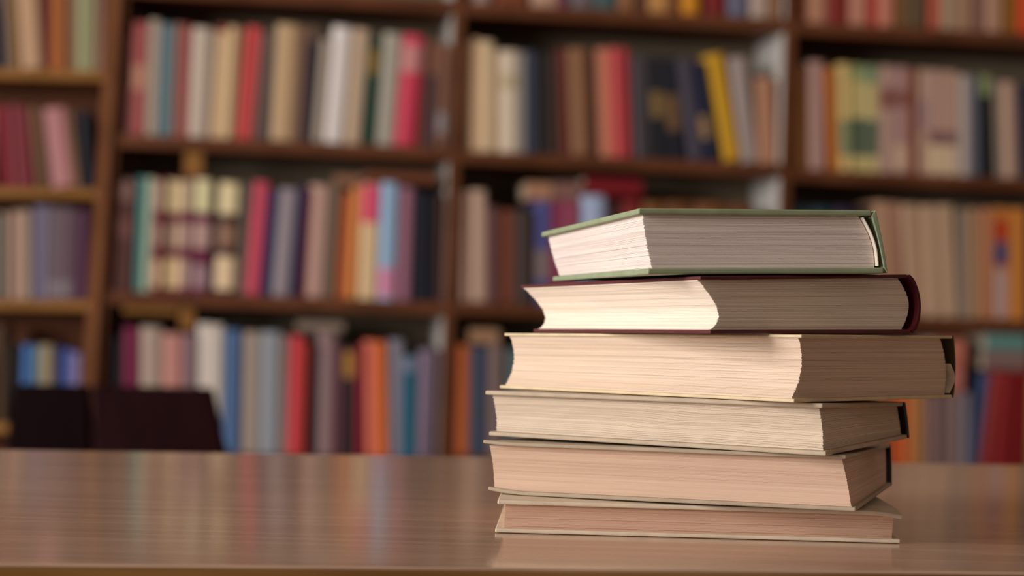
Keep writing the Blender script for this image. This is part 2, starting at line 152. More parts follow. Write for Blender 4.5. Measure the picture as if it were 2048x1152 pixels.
['BAY2', 'A', 0.2291, 0.4806, 0.0233, 0.2243, -0.0231, 0.138, 0.0136, [94, 42, 62], [], 'plum book between beige and dark-grey books on topmost visible shelf of centre bay'],
['BAY2', 'A', 0.2686, 0.4806, 0.0519, 0.2212, -0.0228, 0.15, 0.0149, [104, 94, 96], [], 'dark-grey book between plum and dark-grey books on topmost visible shelf of centre bay'],
['BAY2', 'A', 0.3215, 0.4806, 0.0477, 0.2406, -0.0234, 0.152, 0.0143, [66, 86, 86], [], 'dark-grey book between dark-grey and dark-tan books on topmost visible shelf of centre bay'],
['BAY2', 'A', 0.3668, 0.4806, 0.0367, 0.2323, -0.023, 0.153, 0.0185, [138, 92, 58], [], 'dark-tan book between dark-grey and brown books on topmost visible shelf of centre bay'],
['BAY2', 'A', 0.4011, 0.4806, 0.0257, 0.2409, -0.0232, 0.146, 0.015, [88, 50, 32], [], 'brown book between dark-tan and amber books on topmost visible shelf of centre bay'],
['BAY2', 'A', 0.4405, 0.4806, 0.0491, 0.2366, -0.0229, 0.148, 0.0104, [178, 128, 72], [], 'amber book between brown and rust books on topmost visible shelf of centre bay'],
['BAY2', 'A', 0.4755, 0.4806, 0.0148, 0.2387, -0.0229, 0.164, 0.0141, [96, 50, 34], [], 'rust book between amber and yellow books on topmost visible shelf of centre bay'],
['BAY2', 'A', 0.5072, 0.4806, 0.0448, 0.2515, -0.0232, 0.166, 0.0182, [206, 138, 34], [], 'yellow book between rust and dark-red books on topmost visible shelf of centre bay'],
['BAY2', 'A', 0.567, 0.4806, 0.0461, 0.244, -0.0228, 0.171, 0.0131, [112, 26, 24], [], 'dark-red book between yellow and blue-grey books on topmost visible shelf of centre bay'],
['BAY2', 'A', 0.6157, 0.4806, 0.0473, 0.2468, -0.0227, 0.165, 0.0141, [96, 98, 118], [], 'blue-grey book between dark-red and pale-grey books on topmost visible shelf of centre bay'],
['BAY2', 'A', 0.6645, 0.4806, 0.0419, 0.2552, -0.0228, 0.167, 0.0171, [172, 152, 138], [], 'pale-grey book between blue-grey and dark-tan books on topmost visible shelf of centre bay'],
['BAY2', 'A', 0.6983, 0.4806, 0.0217, 0.2517, -0.0226, 0.163, 0.0145, [140, 98, 70], [], 'dark-tan book rightmost on topmost visible shelf of centre bay'],
['BAY2', 'B', 0.0265, 0.1615, 0.0138, 0.2343, -0.0261, 0.152, 0.0211, [172, 138, 112], [], 'beige book leftmost on upper shelf of centre bay'],
['BAY2', 'B', 0.0464, 0.1615, 0.0224, 0.244, -0.032, 0.165, 0.02, [190, 160, 128], [], 'cream book between beige and cream books on upper shelf of centre bay'],
['BAY2', 'B', 0.0717, 0.1615, 0.0267, 0.2389, -0.033, 0.169, 0.0102, [200, 176, 140], [], 'cream book between cream and cream books on upper shelf of centre bay'],
['BAY2', 'B', 0.0917, 0.1615, 0.0118, 0.2206, -0.0333, 0.146, 0.0211, [188, 164, 134], [], 'cream book between cream and off-white books on upper shelf of centre bay'],
['BAY2', 'B', 0.1185, 0.1615, 0.0409, 0.2199, -0.0332, 0.153, 0.0082, [202, 184, 162], [[0.1376, 0.1678, [176, 160, 126]]], 'off-white book with cream band between cream and grey books on upper shelf of centre bay'],
['BAY2', 'B', 0.1479, 0.1615, 0.0153, 0.2193, -0.0331, 0.133, 0.0131, [130, 124, 120], [], 'grey book between off-white and charcoal books on upper shelf of centre bay'],
['BAY2', 'B', 0.1701, 0.1615, 0.0221, 0.2226, -0.0429, 0.134, 0.0099, [46, 52, 70], [], 'charcoal book between grey and black books on upper shelf of centre bay'],
['BAY2', 'B', 0.1991, 0.1615, 0.0297, 0.2197, -0.0529, 0.132, 0.0167, [36, 30, 28], [], 'black book between charcoal and dark-brown books on upper shelf of centre bay'],
['BAY2', 'B', 0.2237, 0.1615, 0.0178, 0.223, -0.0537, 0.153, 0.0204, [64, 44, 36], [], 'dark-brown book between black and rust books on upper shelf of centre bay'],
['BAY2', 'B', 0.2434, 0.1615, 0.0178, 0.2327, -0.06, 0.142, 0.0175, [96, 38, 26], [], 'rust book between dark-brown and dark-tan books on upper shelf of centre bay'],
['BAY2', 'B', 0.278, 0.1615, 0.0452, 0.2323, -0.0706, 0.156, 0.0083, [130, 90, 62], [], 'dark-tan book between rust and black books on upper shelf of centre bay'],
['BAY2', 'B', 0.3099, 0.1615, 0.0145, 0.2295, -0.071, 0.16, 0.0215, [26, 22, 20], [], 'black book between dark-tan and coral books on upper shelf of centre bay'],
['BAY2', 'B', 0.3341, 0.1615, 0.0299, 0.2361, -0.0699, 0.146, 0.0212, [184, 116, 90], [], 'coral book between black and red books on upper shelf of centre bay'],
['BAY2', 'B', 0.3584, 0.1615, 0.0168, 0.2384, -0.0695, 0.153, 0.0138, [198, 84, 84], [], 'red book between coral and red books on upper shelf of centre bay'],
['BAY2', 'B', 0.3788, 0.1615, 0.0223, 0.2394, -0.0694, 0.17, 0.0193, [168, 54, 58], [], 'red book between red and charcoal books on upper shelf of centre bay'],
['BAY2', 'B', 0.4131, 0.1615, 0.0348, 0.2215, -0.0723, 0.136, 0.0129, [66, 60, 64], [], 'charcoal book between red and black books on upper shelf of centre bay'],
['BAY2', 'B', 0.455, 0.1615, 0.031, 0.2217, -0.1111, 0.145, 0.0114, [22, 20, 28], [[0.0899, 0.1467, [112, 88, 48]]], 'black book with olive band between charcoal and black books on upper shelf of centre bay'],
['BAY2', 'B', 0.4905, 0.1615, 0.032, 0.2216, -0.125, 0.137, 0.0111, [18, 18, 30], [[0.0631, 0.1417, [100, 72, 46]]], 'black book with brown band between black and charcoal books on upper shelf of centre bay'],
['BAY2', 'B', 0.5299, 0.1615, 0.03, 0.2223, -0.1594, 0.151, 0.0063, [68, 62, 74], [], 'charcoal book between black and dark-navy books on upper shelf of centre bay'],
['BAY2', 'B', 0.5608, 0.1615, 0.0215, 0.22, -0.1774, 0.145, 0.013, [32, 38, 66], [[0.0485, 0.0989, [148, 118, 86]]], 'dark-navy book with tan band between charcoal and black books on upper shelf of centre bay'],
['BAY2', 'B', 0.5826, 0.1615, 0.012, 0.2193, -0.1971, 0.131, 0.0113, [20, 20, 24], [], 'black book between dark-navy and yellow books on upper shelf of centre bay'],
['BAY2', 'B', 0.6108, 0.1615, 0.0407, 0.2367, -0.2002, 0.158, 0.0142, [196, 148, 32], [], 'yellow book between black and pale-grey books on upper shelf of centre bay'],
['BAY2', 'B', 0.653, 0.1615, 0.0414, 0.2327, -0.1476, 0.14, 0.0218, [154, 140, 134], [], 'pale-grey book between yellow and tan books on upper shelf of centre bay'],
['BAY2', 'B', 0.6944, 0.1615, 0.04, 0.1916, -0.0668, 0.132, 0.0215, [164, 118, 92], [], 'tan book rightmost on upper shelf of centre bay'],
['BAY2', 'C', 0.0311, -0.1635, 0.0193, 0.2378, -0.0335, 0.144, 0.0102, [168, 134, 118], [], 'dusty-pink book leftmost on middle shelf of centre bay'],
['BAY2', 'C', 0.0608, -0.1635, 0.039, 0.2413, -0.0334, 0.144, 0.0185, [184, 154, 134], [], 'beige book between dusty-pink and dark-brown books on middle shelf of centre bay'],
['BAY2', 'C', 0.0933, -0.1635, 0.0238, 0.2061, -0.0333, 0.129, 0.0081, [98, 64, 60], [], 'dark-brown book between beige and rust books on middle shelf of centre bay'],
['BAY2', 'C', 0.125, -0.1635, 0.0357, 0.2011, -0.0332, 0.13, 0.0206, [120, 64, 48], [], 'rust book between dark-brown and dark-brown books on middle shelf of centre bay'],
['BAY2', 'C', 0.1629, -0.1635, 0.0362, 0.2027, -0.0331, 0.14, 0.0101, [62, 48, 44], [], 'dark-brown book between rust and violet-blue books on middle shelf of centre bay'],
['BAY2', 'C', 0.2021, -0.1635, 0.0363, 0.2238, -0.0135, 0.137, 0.0207, [74, 74, 128], [[0.0528, 0.1176, [120, 104, 104]]], 'violet-blue book with mauve band between dark-brown and maroon books on middle shelf of centre bay'],
['BAY2', 'C', 0.2338, -0.1635, 0.0254, 0.225, -0.0135, 0.149, 0.0172, [126, 46, 72], [], 'maroon book between violet-blue and maroon books on middle shelf of centre bay'],
['BAY2', 'C', 0.2634, -0.1635, 0.0321, 0.2241, -0.0133, 0.135, 0.0069, [140, 62, 84], [], 'maroon book between maroon and sky-blue books on middle shelf of centre bay'],
['BAY2', 'C', 0.309, -0.1635, 0.053, 0.2389, -0.0143, 0.161, 0.0128, [158, 174, 202], [], 'sky-blue book between maroon and dark-brown books on middle shelf of centre bay'],
['BAY2', 'C', 0.3579, -0.1635, 0.0388, 0.2278, -0.0229, 0.137, 0.021, [60, 26, 28], [], 'dark-brown book between sky-blue and dark-red books on middle shelf of centre bay'],
['BAY2', 'C', 0.3999, -0.1635, 0.0411, 0.2316, -0.0229, 0.155, 0.0188, [118, 28, 28], [], 'dark-red book between dark-brown and olive books on middle shelf of centre bay'],
['BAY2', 'C', 0.4485, -0.1635, 0.0457, 0.2314, -0.0323, 0.14, 0.0197, [116, 72, 36], [], 'olive book between dark-red and brown books on middle shelf of centre bay'],
['BAY2', 'C', 0.5062, -0.1635, 0.0636, 0.2337, -0.0321, 0.141, 0.0198, [104, 62, 32], [], 'brown book between olive and olive books on middle shelf of centre bay'],
['BAY2', 'C', 0.573, -0.1635, 0.0638, 0.2342, -0.032, 0.152, 0.0114, [112, 68, 34], [], 'olive book between brown and brown books on middle shelf of centre bay'],
['BAY2', 'C', 0.6412, -0.1635, 0.0663, 0.2347, -0.0318, 0.155, 0.0208, [100, 60, 34], [], 'brown book rightmost on middle shelf of centre bay'],
['BAY2', 'D', 0.0364, -0.4934, 0.0343, 0.2364, -0.0244, 0.148, 0.0081, [172, 90, 44], [], 'orange-brown book leftmost on lowest visible shelf of centre bay'],
['BAY2', 'D', 0.0737, -0.4934, 0.0375, 0.2334, -0.0241, 0.153, 0.0098, [54, 64, 82], [], 'charcoal book between orange-brown and mauve books on lowest visible shelf of centre bay'],
['BAY2', 'D', 0.1096, -0.4934, 0.0314, 0.2389, -0.0242, 0.145, 0.0086, [116, 96, 92], [], 'mauve book between charcoal and blue-grey books on lowest visible shelf of centre bay'],
['BAY2', 'D', 0.1471, -0.4934, 0.0263, 0.2315, -0.0238, 0.139, 0.0092, [84, 99, 99], [], 'blue-grey book between mauve and brown books on lowest visible shelf of centre bay'],
['BAY2', 'D', 0.1825, -0.4934, 0.0406, 0.2347, -0.0238, 0.148, 0.0109, [88, 67, 48], [], 'brown book between blue-grey and dark-tan books on lowest visible shelf of centre bay'],
['BAY2', 'D', 0.2185, -0.4934, 0.0276, 0.2337, -0.0237, 0.16, 0.0106, [147, 103, 70], [], 'dark-tan book between brown and charcoal books on lowest visible shelf of centre bay'],
['BAY2', 'D', 0.248, -0.4934, 0.0276, 0.2335, -0.0235, 0.153, 0.0088, [66, 68, 70], [], 'charcoal book between dark-tan and dark-brown books on lowest visible shelf of centre bay'],
['BAY2', 'D', 0.2753, -0.4934, 0.0233, 0.2333, -0.0234, 0.148, 0.0063, [93, 53, 49], [], 'dark-brown book between charcoal and charcoal books on lowest visible shelf of centre bay'],
['BAY2', 'D', 0.3006, -0.4934, 0.0233, 0.2406, -0.0236, 0.15, 0.0062, [67, 68, 89], [], 'charcoal book between dark-brown and dark-grey books on lowest visible shelf of centre bay'],
['BAY2', 'D', 0.3346, -0.4934, 0.0409, 0.2481, -0.0238, 0.169, 0.0148, [84, 99, 87], [], 'dark-grey book between charcoal and maroon books on lowest visible shelf of centre bay'],
['BAY2', 'D', 0.3709, -0.4934, 0.0278, 0.2362, -0.0232, 0.146, 0.0136, [102, 40, 45], [], 'maroon book between dark-grey and beige books on lowest visible shelf of centre bay'],
['BAY2', 'D', 0.4028, -0.4934, 0.0323, 0.2416, -0.0233, 0.17, 0.0077, [172, 142, 115], [], 'beige book between maroon and rust books on lowest visible shelf of centre bay'],
['BAY2', 'D', 0.4409, -0.4934, 0.0395, 0.2373, -0.023, 0.164, 0.0129, [103, 42, 32], [], 'rust book between beige and brown books on lowest visible shelf of centre bay'],
['BAY2', 'D', 0.4776, -0.4934, 0.0311, 0.2418, -0.0231, 0.158, 0.0194, [122, 87, 68], [], 'brown book between rust and charcoal books on lowest visible shelf of centre bay'],
['BAY2', 'D', 0.5145, -0.4934, 0.0397, 0.2463, -0.0231, 0.158, 0.0141, [61, 59, 78], [], 'charcoal book between brown and maroon books on lowest visible shelf of centre bay'],
['BAY2', 'D', 0.5535, -0.4934, 0.0355, 0.2399, -0.0227, 0.162, 0.0217, [99, 54, 53], [], 'maroon book between charcoal and dusty-pink books on lowest visible shelf of centre bay'],
['BAY2', 'D', 0.5862, -0.4934, 0.027, 0.2421, -0.0227, 0.154, 0.0193, [151, 129, 109], [], 'dusty-pink book between maroon and dark-brown books on lowest visible shelf of centre bay'],
['BAY2', 'D', 0.6127, -0.4934, 0.0228, 0.2484, -0.0229, 0.168, 0.0162, [89, 64, 50], [], 'dark-brown book between dusty-pink and dark-tan books on lowest visible shelf of centre bay'],
['BAY2', 'D', 0.6413, -0.4934, 0.0314, 0.257, -0.0231, 0.165, 0.0116, [133, 97, 58], [], 'dark-tan book between dark-brown and beige books on lowest visible shelf of centre bay'],
['BAY2', 'D', 0.67, -0.4934, 0.0229, 0.2492, -0.0227, 0.15, 0.0081, [148, 129, 105], [], 'beige book between dark-tan and charcoal books on lowest visible shelf of centre bay'],
['BAY2', 'D', 0.6988, -0.4934, 0.0315, 0.2545, -0.0228, 0.153, 0.0179, [63, 62, 68], [], 'charcoal book rightmost on lowest visible shelf of centre bay'],
['BAY3', 'A', 0.7541, 0.4765, 0.0121, 0.2143, -0.0209, 0.134, 0.0086, [110, 42, 26], [], 'rust book leftmost on topmost visible shelf of right bay'],
['BAY3', 'A', 0.7892, 0.4765, 0.0552, 0.2275, -0.0214, 0.137, 0.0195, [180, 130, 104], [], 'tan book between rust and dark-red books on topmost visible shelf of right bay'],
['BAY3', 'A', 0.8425, 0.4765, 0.0489, 0.2263, -0.0211, 0.158, 0.0167, [120, 38, 30], [], 'dark-red book between tan and tan books on topmost visible shelf of right bay'],
['BAY3', 'A', 0.8892, 0.4765, 0.0435, 0.2336, -0.0213, 0.147, 0.0099, [176, 120, 98], [], 'tan book between dark-red and red books on topmost visible shelf of right bay'],
['BAY3', 'A', 0.9211, 0.4765, 0.0186, 0.2243, -0.0207, 0.141, 0.0134, [168, 42, 44], [], 'red book between tan and coral books on topmost visible shelf of right bay'],
['BAY3', 'A', 0.9502, 0.4765, 0.0357, 0.2315, -0.021, 0.142, 0.0131, [190, 120, 98], [], 'coral book between red and olive books on topmost visible shelf of right bay'],
['BAY3', 'A', 0.9862, 0.4765, 0.0346, 0.2391, -0.0212, 0.15, 0.0214, [120, 86, 50], [], 'olive book between coral and brown books on topmost visible shelf of right bay'],
['BAY3', 'A', 1.0246, 0.4765, 0.0404, 0.2302, -0.0207, 0.163, 0.0148, [90, 70, 48], [], 'brown book between olive and coral books on topmost visible shelf of right bay'],
['BAY3', 'A', 1.0631, 0.4765, 0.0302, 0.238, -0.0208, 0.148, 0.0215, [174, 86, 66], [], 'coral book between brown and beige books on topmost visible shelf of right bay'],
['BAY3', 'A', 1.093, 0.4765, 0.0279, 0.2453, -0.021, 0.155, 0.0117, [158, 134, 108], [], 'beige book between coral and tan books on topmost visible shelf of right bay'],
['BAY3', 'A', 1.1305, 0.4765, 0.0453, 0.2418, -0.0208, 0.144, 0.0121, [152, 118, 92], [], 'tan book between beige and brown books on topmost visible shelf of right bay'],
['BAY3', 'A', 1.1657, 0.4765, 0.0234, 0.2383, -0.0205, 0.155, 0.014, [124, 86, 78], [], 'brown book between tan and tan books on topmost visible shelf of right bay'],
['BAY3', 'A', 1.2004, 0.4765, 0.042, 0.2458, -0.0207, 0.152, 0.0141, [168, 128, 104], [], 'tan book between brown and orange-brown books on topmost visible shelf of right bay'],
['BAY3', 'A', 1.2369, 0.4765, 0.0247, 0.2535, -0.0209, 0.151, 0.0102, [132, 86, 16], [], 'orange-brown book between tan and orange books on topmost visible shelf of right bay'],
['BAY3', 'A', 1.2723, 0.4765, 0.0422, 0.2443, -0.0204, 0.148, 0.0124, [198, 70, 28], [], 'orange book between orange-brown and dark-tan books on topmost visible shelf of right bay'],
['BAY3', 'A', 1.3137, 0.4765, 0.0295, 0.2579, -0.0208, 0.154, 0.0064, [135, 98, 63], [], 'dark-tan book between orange and maroon books on topmost visible shelf of right bay'],
['BAY3', 'A', 1.3498, 0.4765, 0.0388, 0.2544, -0.0205, 0.16, 0.0097, [98, 35, 36], [], 'maroon book between dark-tan and dark-grey books on topmost visible shelf of right bay'],
['BAY3', 'A', 1.3907, 0.4765, 0.0389, 0.2567, -0.0205, 0.17, 0.0145, [93, 94, 90], [], 'dark-grey book rightmost on topmost visible shelf of right bay'],
['BAY3', 'B', 0.7685, 0.1529, 0.0323, 0.2295, -0.0379, 0.157, 0.0165, [132, 86, 48], [], 'dark-tan book leftmost on upper shelf of right bay'],
['BAY3', 'B', 0.8075, 0.1529, 0.0386, 0.2403, -0.0514, 0.163, 0.0201, [164, 130, 120], [], 'dusty-pink book between dark-tan and orange books on upper shelf of right bay'],
['BAY3', 'B', 0.8443, 0.1529, 0.0195, 0.2271, -0.0838, 0.145, 0.0112, [172, 100, 28], [], 'orange book between dusty-pink and pale-yellow books on upper shelf of right bay'],
['BAY3', 'B', 0.8679, 0.1529, 0.0262, 0.2367, -0.0503, 0.168, 0.0084, [200, 172, 110], [[0.0333, 0.1128, [128, 134, 98]]], 'pale-yellow book with sage-green band between orange and pale-yellow books on upper shelf of right bay'],
['BAY3', 'B', 0.8974, 0.1529, 0.0318, 0.236, -0.0406, 0.16, 0.0163, [192, 176, 116], [[0.2027, 0.235, [140, 150, 100]], [0.0347, 0.1187, [82, 96, 72]]], 'pale-yellow book with sage-green bands between pale-yellow and pale-yellow books on upper shelf of right bay'],
['BAY3', 'B', 0.9313, 0.1529, 0.0345, 0.2354, -0.0406, 0.141, 0.0194, [186, 170, 116], [[0.1976, 0.2344, [122, 140, 106]], [0.0361, 0.1158, [88, 100, 78]]], 'pale-yellow book with sage-green bands between pale-yellow and dusty-pink books on upper shelf of right bay'],
['BAY3', 'B', 0.9642, 0.1529, 0.03, 0.237, -0.0308, 0.166, 0.016, [170, 138, 124], [[0.1417, 0.1882, [128, 80, 72]]], 'dusty-pink book with brown band between pale-yellow and dusty-pink books on upper shelf of right bay'],
['BAY3', 'B', 0.9979, 0.1529, 0.0357, 0.2364, -0.0307, 0.161, 0.019, [164, 128, 122], [[0.1476, 0.1853, [132, 84, 74]], [0.008, 0.0634, [190, 160, 134]]], 'dusty-pink book with brown bands between dusty-pink and brown books on upper shelf of right bay'],
['BAY3', 'B', 1.0242, 0.1529, 0.0152, 0.2333, -0.0306, 0.142, 0.0144, [132, 80, 64], [], 'brown book between dusty-pink and beige books on upper shelf of right bay'],
['BAY3', 'B', 1.0477, 0.1529, 0.0278, 0.2344, -0.0306, 0.153, 0.0194, [178, 146, 124], [[0.0967, 0.1699, [156, 126, 124]]], 'beige book with dusty-pink band between brown and dusty-pink books on upper shelf of right bay'],
['BAY3', 'B', 1.0793, 0.1529, 0.0336, 0.2337, -0.0305, 0.161, 0.0192, [172, 138, 124], [[0.0692, 0.0981, [120, 86, 84]], [0.0048, 0.067, [200, 176, 142]]], 'dusty-pink book with mauve bands between beige and dusty-pink books on upper shelf of right bay'],
['BAY3', 'B', 1.1126, 0.1529, 0.0314, 0.2331, -0.0304, 0.155, 0.0203, [176, 140, 122], [[0.0684, 0.0973, [124, 90, 86]], [0.004, 0.0662, [198, 174, 144]]], 'dusty-pink book with mauve bands between dusty-pink and pale-grey books on upper shelf of right bay'],
['BAY3', 'B', 1.1437, 0.1529, 0.0245, 0.2257, -0.0334, 0.152, 0.0171, [172, 156, 148], [], 'pale-grey book between dusty-pink and blue-grey books on upper shelf of right bay'],
['BAY3', 'B', 1.1645, 0.1529, 0.0152, 0.2244, -0.0354, 0.139, 0.0065, [84, 88, 98], [], 'blue-grey book between pale-grey and black books on upper shelf of right bay'],
['BAY3', 'B', 1.1945, 0.1529, 0.0313, 0.2281, -0.0641, 0.139, 0.0118, [22, 22, 26], [[0.181, 0.2271, [126, 136, 90]]], 'black book with sage-green band between blue-grey and grey books on upper shelf of right bay'],
['BAY3', 'B', 1.2223, 0.1529, 0.02, 0.2183, -0.0708, 0.132, 0.0194, [138, 126, 112], [], 'grey book between black and beige books on upper shelf of right bay'],
['BAY3', 'B', 1.2495, 0.1529, 0.0327, 0.2151, -0.0623, 0.142, 0.016, [174, 142, 122], [], 'beige book between grey and charcoal books on upper shelf of right bay'],
['BAY3', 'B', 1.2873, 0.1529, 0.0363, 0.2124, -0.0627, 0.142, 0.0169, [46, 42, 54], [], 'charcoal book between beige and beige books on upper shelf of right bay'],
['BAY3', 'B', 1.3233, 0.1529, 0.0294, 0.2086, -0.0186, 0.136, 0.0061, [169, 139, 119], [], 'beige book between charcoal and blue-grey books on upper shelf of right bay'],
['BAY3', 'B', 1.3548, 0.1529, 0.0295, 0.2156, -0.0189, 0.149, 0.018, [96, 93, 100], [], 'blue-grey book between beige and grey books on upper shelf of right bay'],
['BAY3', 'B', 1.3863, 0.1529, 0.0295, 0.225, -0.0192, 0.147, 0.0146, [142, 127, 109], [], 'grey book between blue-grey and dark-tan books on upper shelf of right bay'],
['BAY3', 'B', 1.4179, 0.1529, 0.0296, 0.2153, -0.0186, 0.145, 0.0071, [139, 89, 71], [], 'dark-tan book rightmost on upper shelf of right bay'],
['BAY3', 'C', 0.7805, -0.1635, 0.0353, 0.2358, -0.0314, 0.161, 0.01, [24, 40, 44], [], 'black book leftmost on middle shelf of right bay'],
['BAY3', 'C', 0.8257, -0.1635, 0.0489, 0.2354, -0.0312, 0.142, 0.0102, [30, 52, 60], [], 'dark-teal book between black and dark-navy books on middle shelf of right bay'],
['BAY3', 'C', 0.8767, -0.1635, 0.0468, 0.2374, -0.0311, 0.162, 0.0093, [44, 30, 58], [], 'dark-navy book between dark-teal and black books on middle shelf of right bay'],
['BAY3', 'C', 0.9233, -0.1635, 0.0401, 0.2415, -0.031, 0.165, 0.0216, [40, 30, 30], [], 'black book between dark-navy and tan books on middle shelf of right bay'],
['BAY3', 'C', 0.9643, -0.1635, 0.031, 0.2519, -0.0506, 0.164, 0.0121, [170, 132, 104], [], 'tan book between black and tan books on middle shelf of right bay'],
['BAY3', 'C', 0.9962, -0.1635, 0.0288, 0.251, -0.0564, 0.163, 0.0169, [164, 122, 98], [], 'tan book between tan and beige books on middle shelf of right bay'],
['BAY3', 'C', 1.0414, -0.1635, 0.039, 0.2487, -0.095, 0.17, 0.0159, [170, 138, 110], [], 'beige book between tan and beige books on middle shelf of right bay'],
['BAY3', 'C', 1.078, -0.1635, 0.0322, 0.2479, -0.086, 0.166, 0.0072, [176, 144, 116], [], 'beige book between beige and beige books on middle shelf of right bay'],
['BAY3', 'C', 1.1171, -0.1635, 0.0448, 0.2495, -0.0857, 0.153, 0.0101, [172, 142, 114], [], 'beige book between beige and grey books on middle shelf of right bay'],
['BAY3', 'C', 1.15, -0.1635, 0.0197, 0.2438, -0.0586, 0.166, 0.0109, [132, 116, 104], [], 'grey book between beige and tan books on middle shelf of right bay'],
['BAY3', 'C', 1.1738, -0.1635, 0.0268, 0.2447, -0.0491, 0.162, 0.0062, [158, 122, 92], [], 'tan book between grey and tan books on middle shelf of right bay'],
['BAY3', 'C', 1.2023, -0.1635, 0.0292, 0.2459, -0.0302, 0.148, 0.0103, [180, 120, 84], [], 'tan book between tan and orange books on middle shelf of right bay'],
['BAY3', 'C', 1.2368, -0.1635, 0.0385, 0.2495, -0.0301, 0.168, 0.0171, [186, 116, 54], [[0.1758, 0.2226, [176, 62, 28]], [0.1202, 0.1736, [86, 74, 108]], [0.0044, 0.1113, [178, 148, 140]]], 'orange book with red bands between tan and amber books on middle shelf of right bay'],
['BAY3', 'C', 1.2764, -0.1635, 0.0374, 0.2488, -0.03, 0.168, 0.0107, [182, 114, 44], [], 'amber book between orange and charcoal books on middle shelf of right bay'],
['BAY3', 'C', 1.3141, -0.1635, 0.0294, 0.2358, -0.02, 0.155, 0.0134, [62, 66, 63], [], 'charcoal book between amber and beige books on middle shelf of right bay'],
['BAY3', 'C', 1.3432, -0.1635, 0.0248, 0.2492, -0.0204, 0.162, 0.0079, [158, 137, 112], [], 'beige book between charcoal and brown books on middle shelf of right bay'],
['BAY3', 'C', 1.3747, -0.1635, 0.0341, 0.2404, -0.02, 0.168, 0.0092, [125, 85, 62], [], 'brown book between beige and charcoal books on middle shelf of right bay'],
['BAY3', 'C', 1.4108, -0.1635, 0.0342, 0.2374, -0.0197, 0.169, 0.021, [65, 62, 81], [], 'charcoal book rightmost on middle shelf of right bay'],
['BAY3', 'D', 0.7865, -0.4958, 0.0285, 0.2383, -0.0219, 0.142, 0.0133, [135, 100, 73], [], 'dark-tan book leftmost on lowest visible shelf of right bay'],
['BAY3', 'D', 0.8146, -0.4958, 0.024, 0.2282, -0.0214, 0.158, 0.0215, [88, 64, 49], [], 'dark-brown book between dark-tan and dark-tan books on lowest visible shelf of right bay'],
['BAY3', 'D', 0.8406, -0.4958, 0.0241, 0.229, -0.0214, 0.148, 0.0103, [148, 99, 66], [], 'dark-tan book between dark-brown and brown books on lowest visible shelf of right bay'],
['BAY3', 'D', 0.8689, -0.4958, 0.0286, 0.2288, -0.0212, 0.142, 0.0211, [96, 58, 40], [], 'brown book between dark-tan and charcoal books on lowest visible shelf of right bay'],
['BAY3', 'D', 0.9018, -0.4958, 0.0332, 0.2397, -0.0216, 0.148, 0.0153, [58, 61, 85], [], 'charcoal book between brown and brown books on lowest visible shelf of right bay'],
['BAY3', 'D', 0.937, -0.4958, 0.0333, 0.2418, -0.0216, 0.148, 0.0144, [98, 64, 56], [], 'brown book between charcoal and dark-tan books on lowest visible shelf of right bay'],
['BAY3', 'D', 0.97, -0.4958, 0.0288, 0.2307, -0.021, 0.163, 0.0081, [147, 96, 60], [], 'dark-tan book between brown and orange books on lowest visible shelf of right bay'],
['BAY3', 'D', 1.0098, -0.4958, 0.0288, 0.2496, -0.0307, 0.173, 0.0141, [192, 84, 36], [], 'orange book between dark-tan and orange books on lowest visible shelf of right bay'],
['BAY3', 'D', 1.0367, -0.4958, 0.0209, 0.246, -0.0307, 0.172, 0.0173, [192, 110, 56], [], 'orange book between orange and tan books on lowest visible shelf of right bay'],
['BAY3', 'D', 1.0613, -0.4958, 0.0244, 0.2423, -0.0306, 0.151, 0.0204, [164, 118, 70], [], 'tan book between orange and mauve books on lowest visible shelf of right bay'],
['BAY3', 'D', 1.0899, -0.4958, 0.0244, 0.1612, -0.0305, 0.11, 0.0064, [122, 96, 94], [], 'mauve book between tan and mauve books on lowest visible shelf of right bay'],
['BAY3', 'D', 1.1151, -0.4958, 0.0244, 0.1619, -0.0304, 0.11, 0.0139, [126, 100, 96], [], 'mauve book between mauve and mauve books on lowest visible shelf of right bay'],
['BAY3', 'D', 1.1414, -0.4958, 0.0262, 0.165, -0.0304, 0.11, 0.0108, [122, 100, 98], [], 'mauve book between mauve and blue-grey books on lowest visible shelf of right bay'],
['BAY3', 'D', 1.164, -0.4958, 0.0181, 0.1679, -0.0166, 0.11, 0.0115, [118, 112, 124], [], 'blue-grey book between mauve and violet-blue books on lowest visible shelf of right bay'],
['BAY3', 'D', 1.1848, -0.4958, 0.0215, 0.2125, 0.0985, 0.134, 0.0194, [56, 68, 102], [], 'violet-blue book between blue-grey and crimson books on lowest visible shelf of right bay'],
['BAY3', 'D', 1.2088, -0.4958, 0.0236, 0.2152, 0.0943, 0.128, 0.018, [140, 48, 44], [], 'crimson book between violet-blue and dark-red books on lowest visible shelf of right bay'],
['BAY3', 'D', 1.243, -0.4958, 0.0311, 0.2152, 0.0644, 0.149, 0.0079, [126, 20, 22], [], 'dark-red book between crimson and dark-red books on lowest visible shelf of right bay'],
['BAY3', 'D', 1.2812, -0.4958, 0.0337, 0.2182, 0.0392, 0.154, 0.0174, [122, 16, 20], [], 'dark-red book between dark-red and dark-tan books on lowest visible shelf of right bay'],
['BAY3', 'D', 1.331, -0.4958, 0.0432, 0.207, -0.015, 0.145, 0.0106, [143, 104, 58], [], 'dark-tan book between dark-red and charcoal books on lowest visible shelf of right bay'],
['BAY3', 'D', 1.3741, -0.4958, 0.0388, 0.2172, -0.019, 0.139, 0.0123, [63, 57, 61], [], 'charcoal book between dark-tan and dark-tan books on lowest visible shelf of right bay'],
['BAY3', 'D', 1.4148, -0.4958, 0.0388, 0.224, -0.0192, 0.16, 0.0154, [144, 91, 65], [], 'dark-tan book rightmost on lowest visible shelf of right bay'],
]
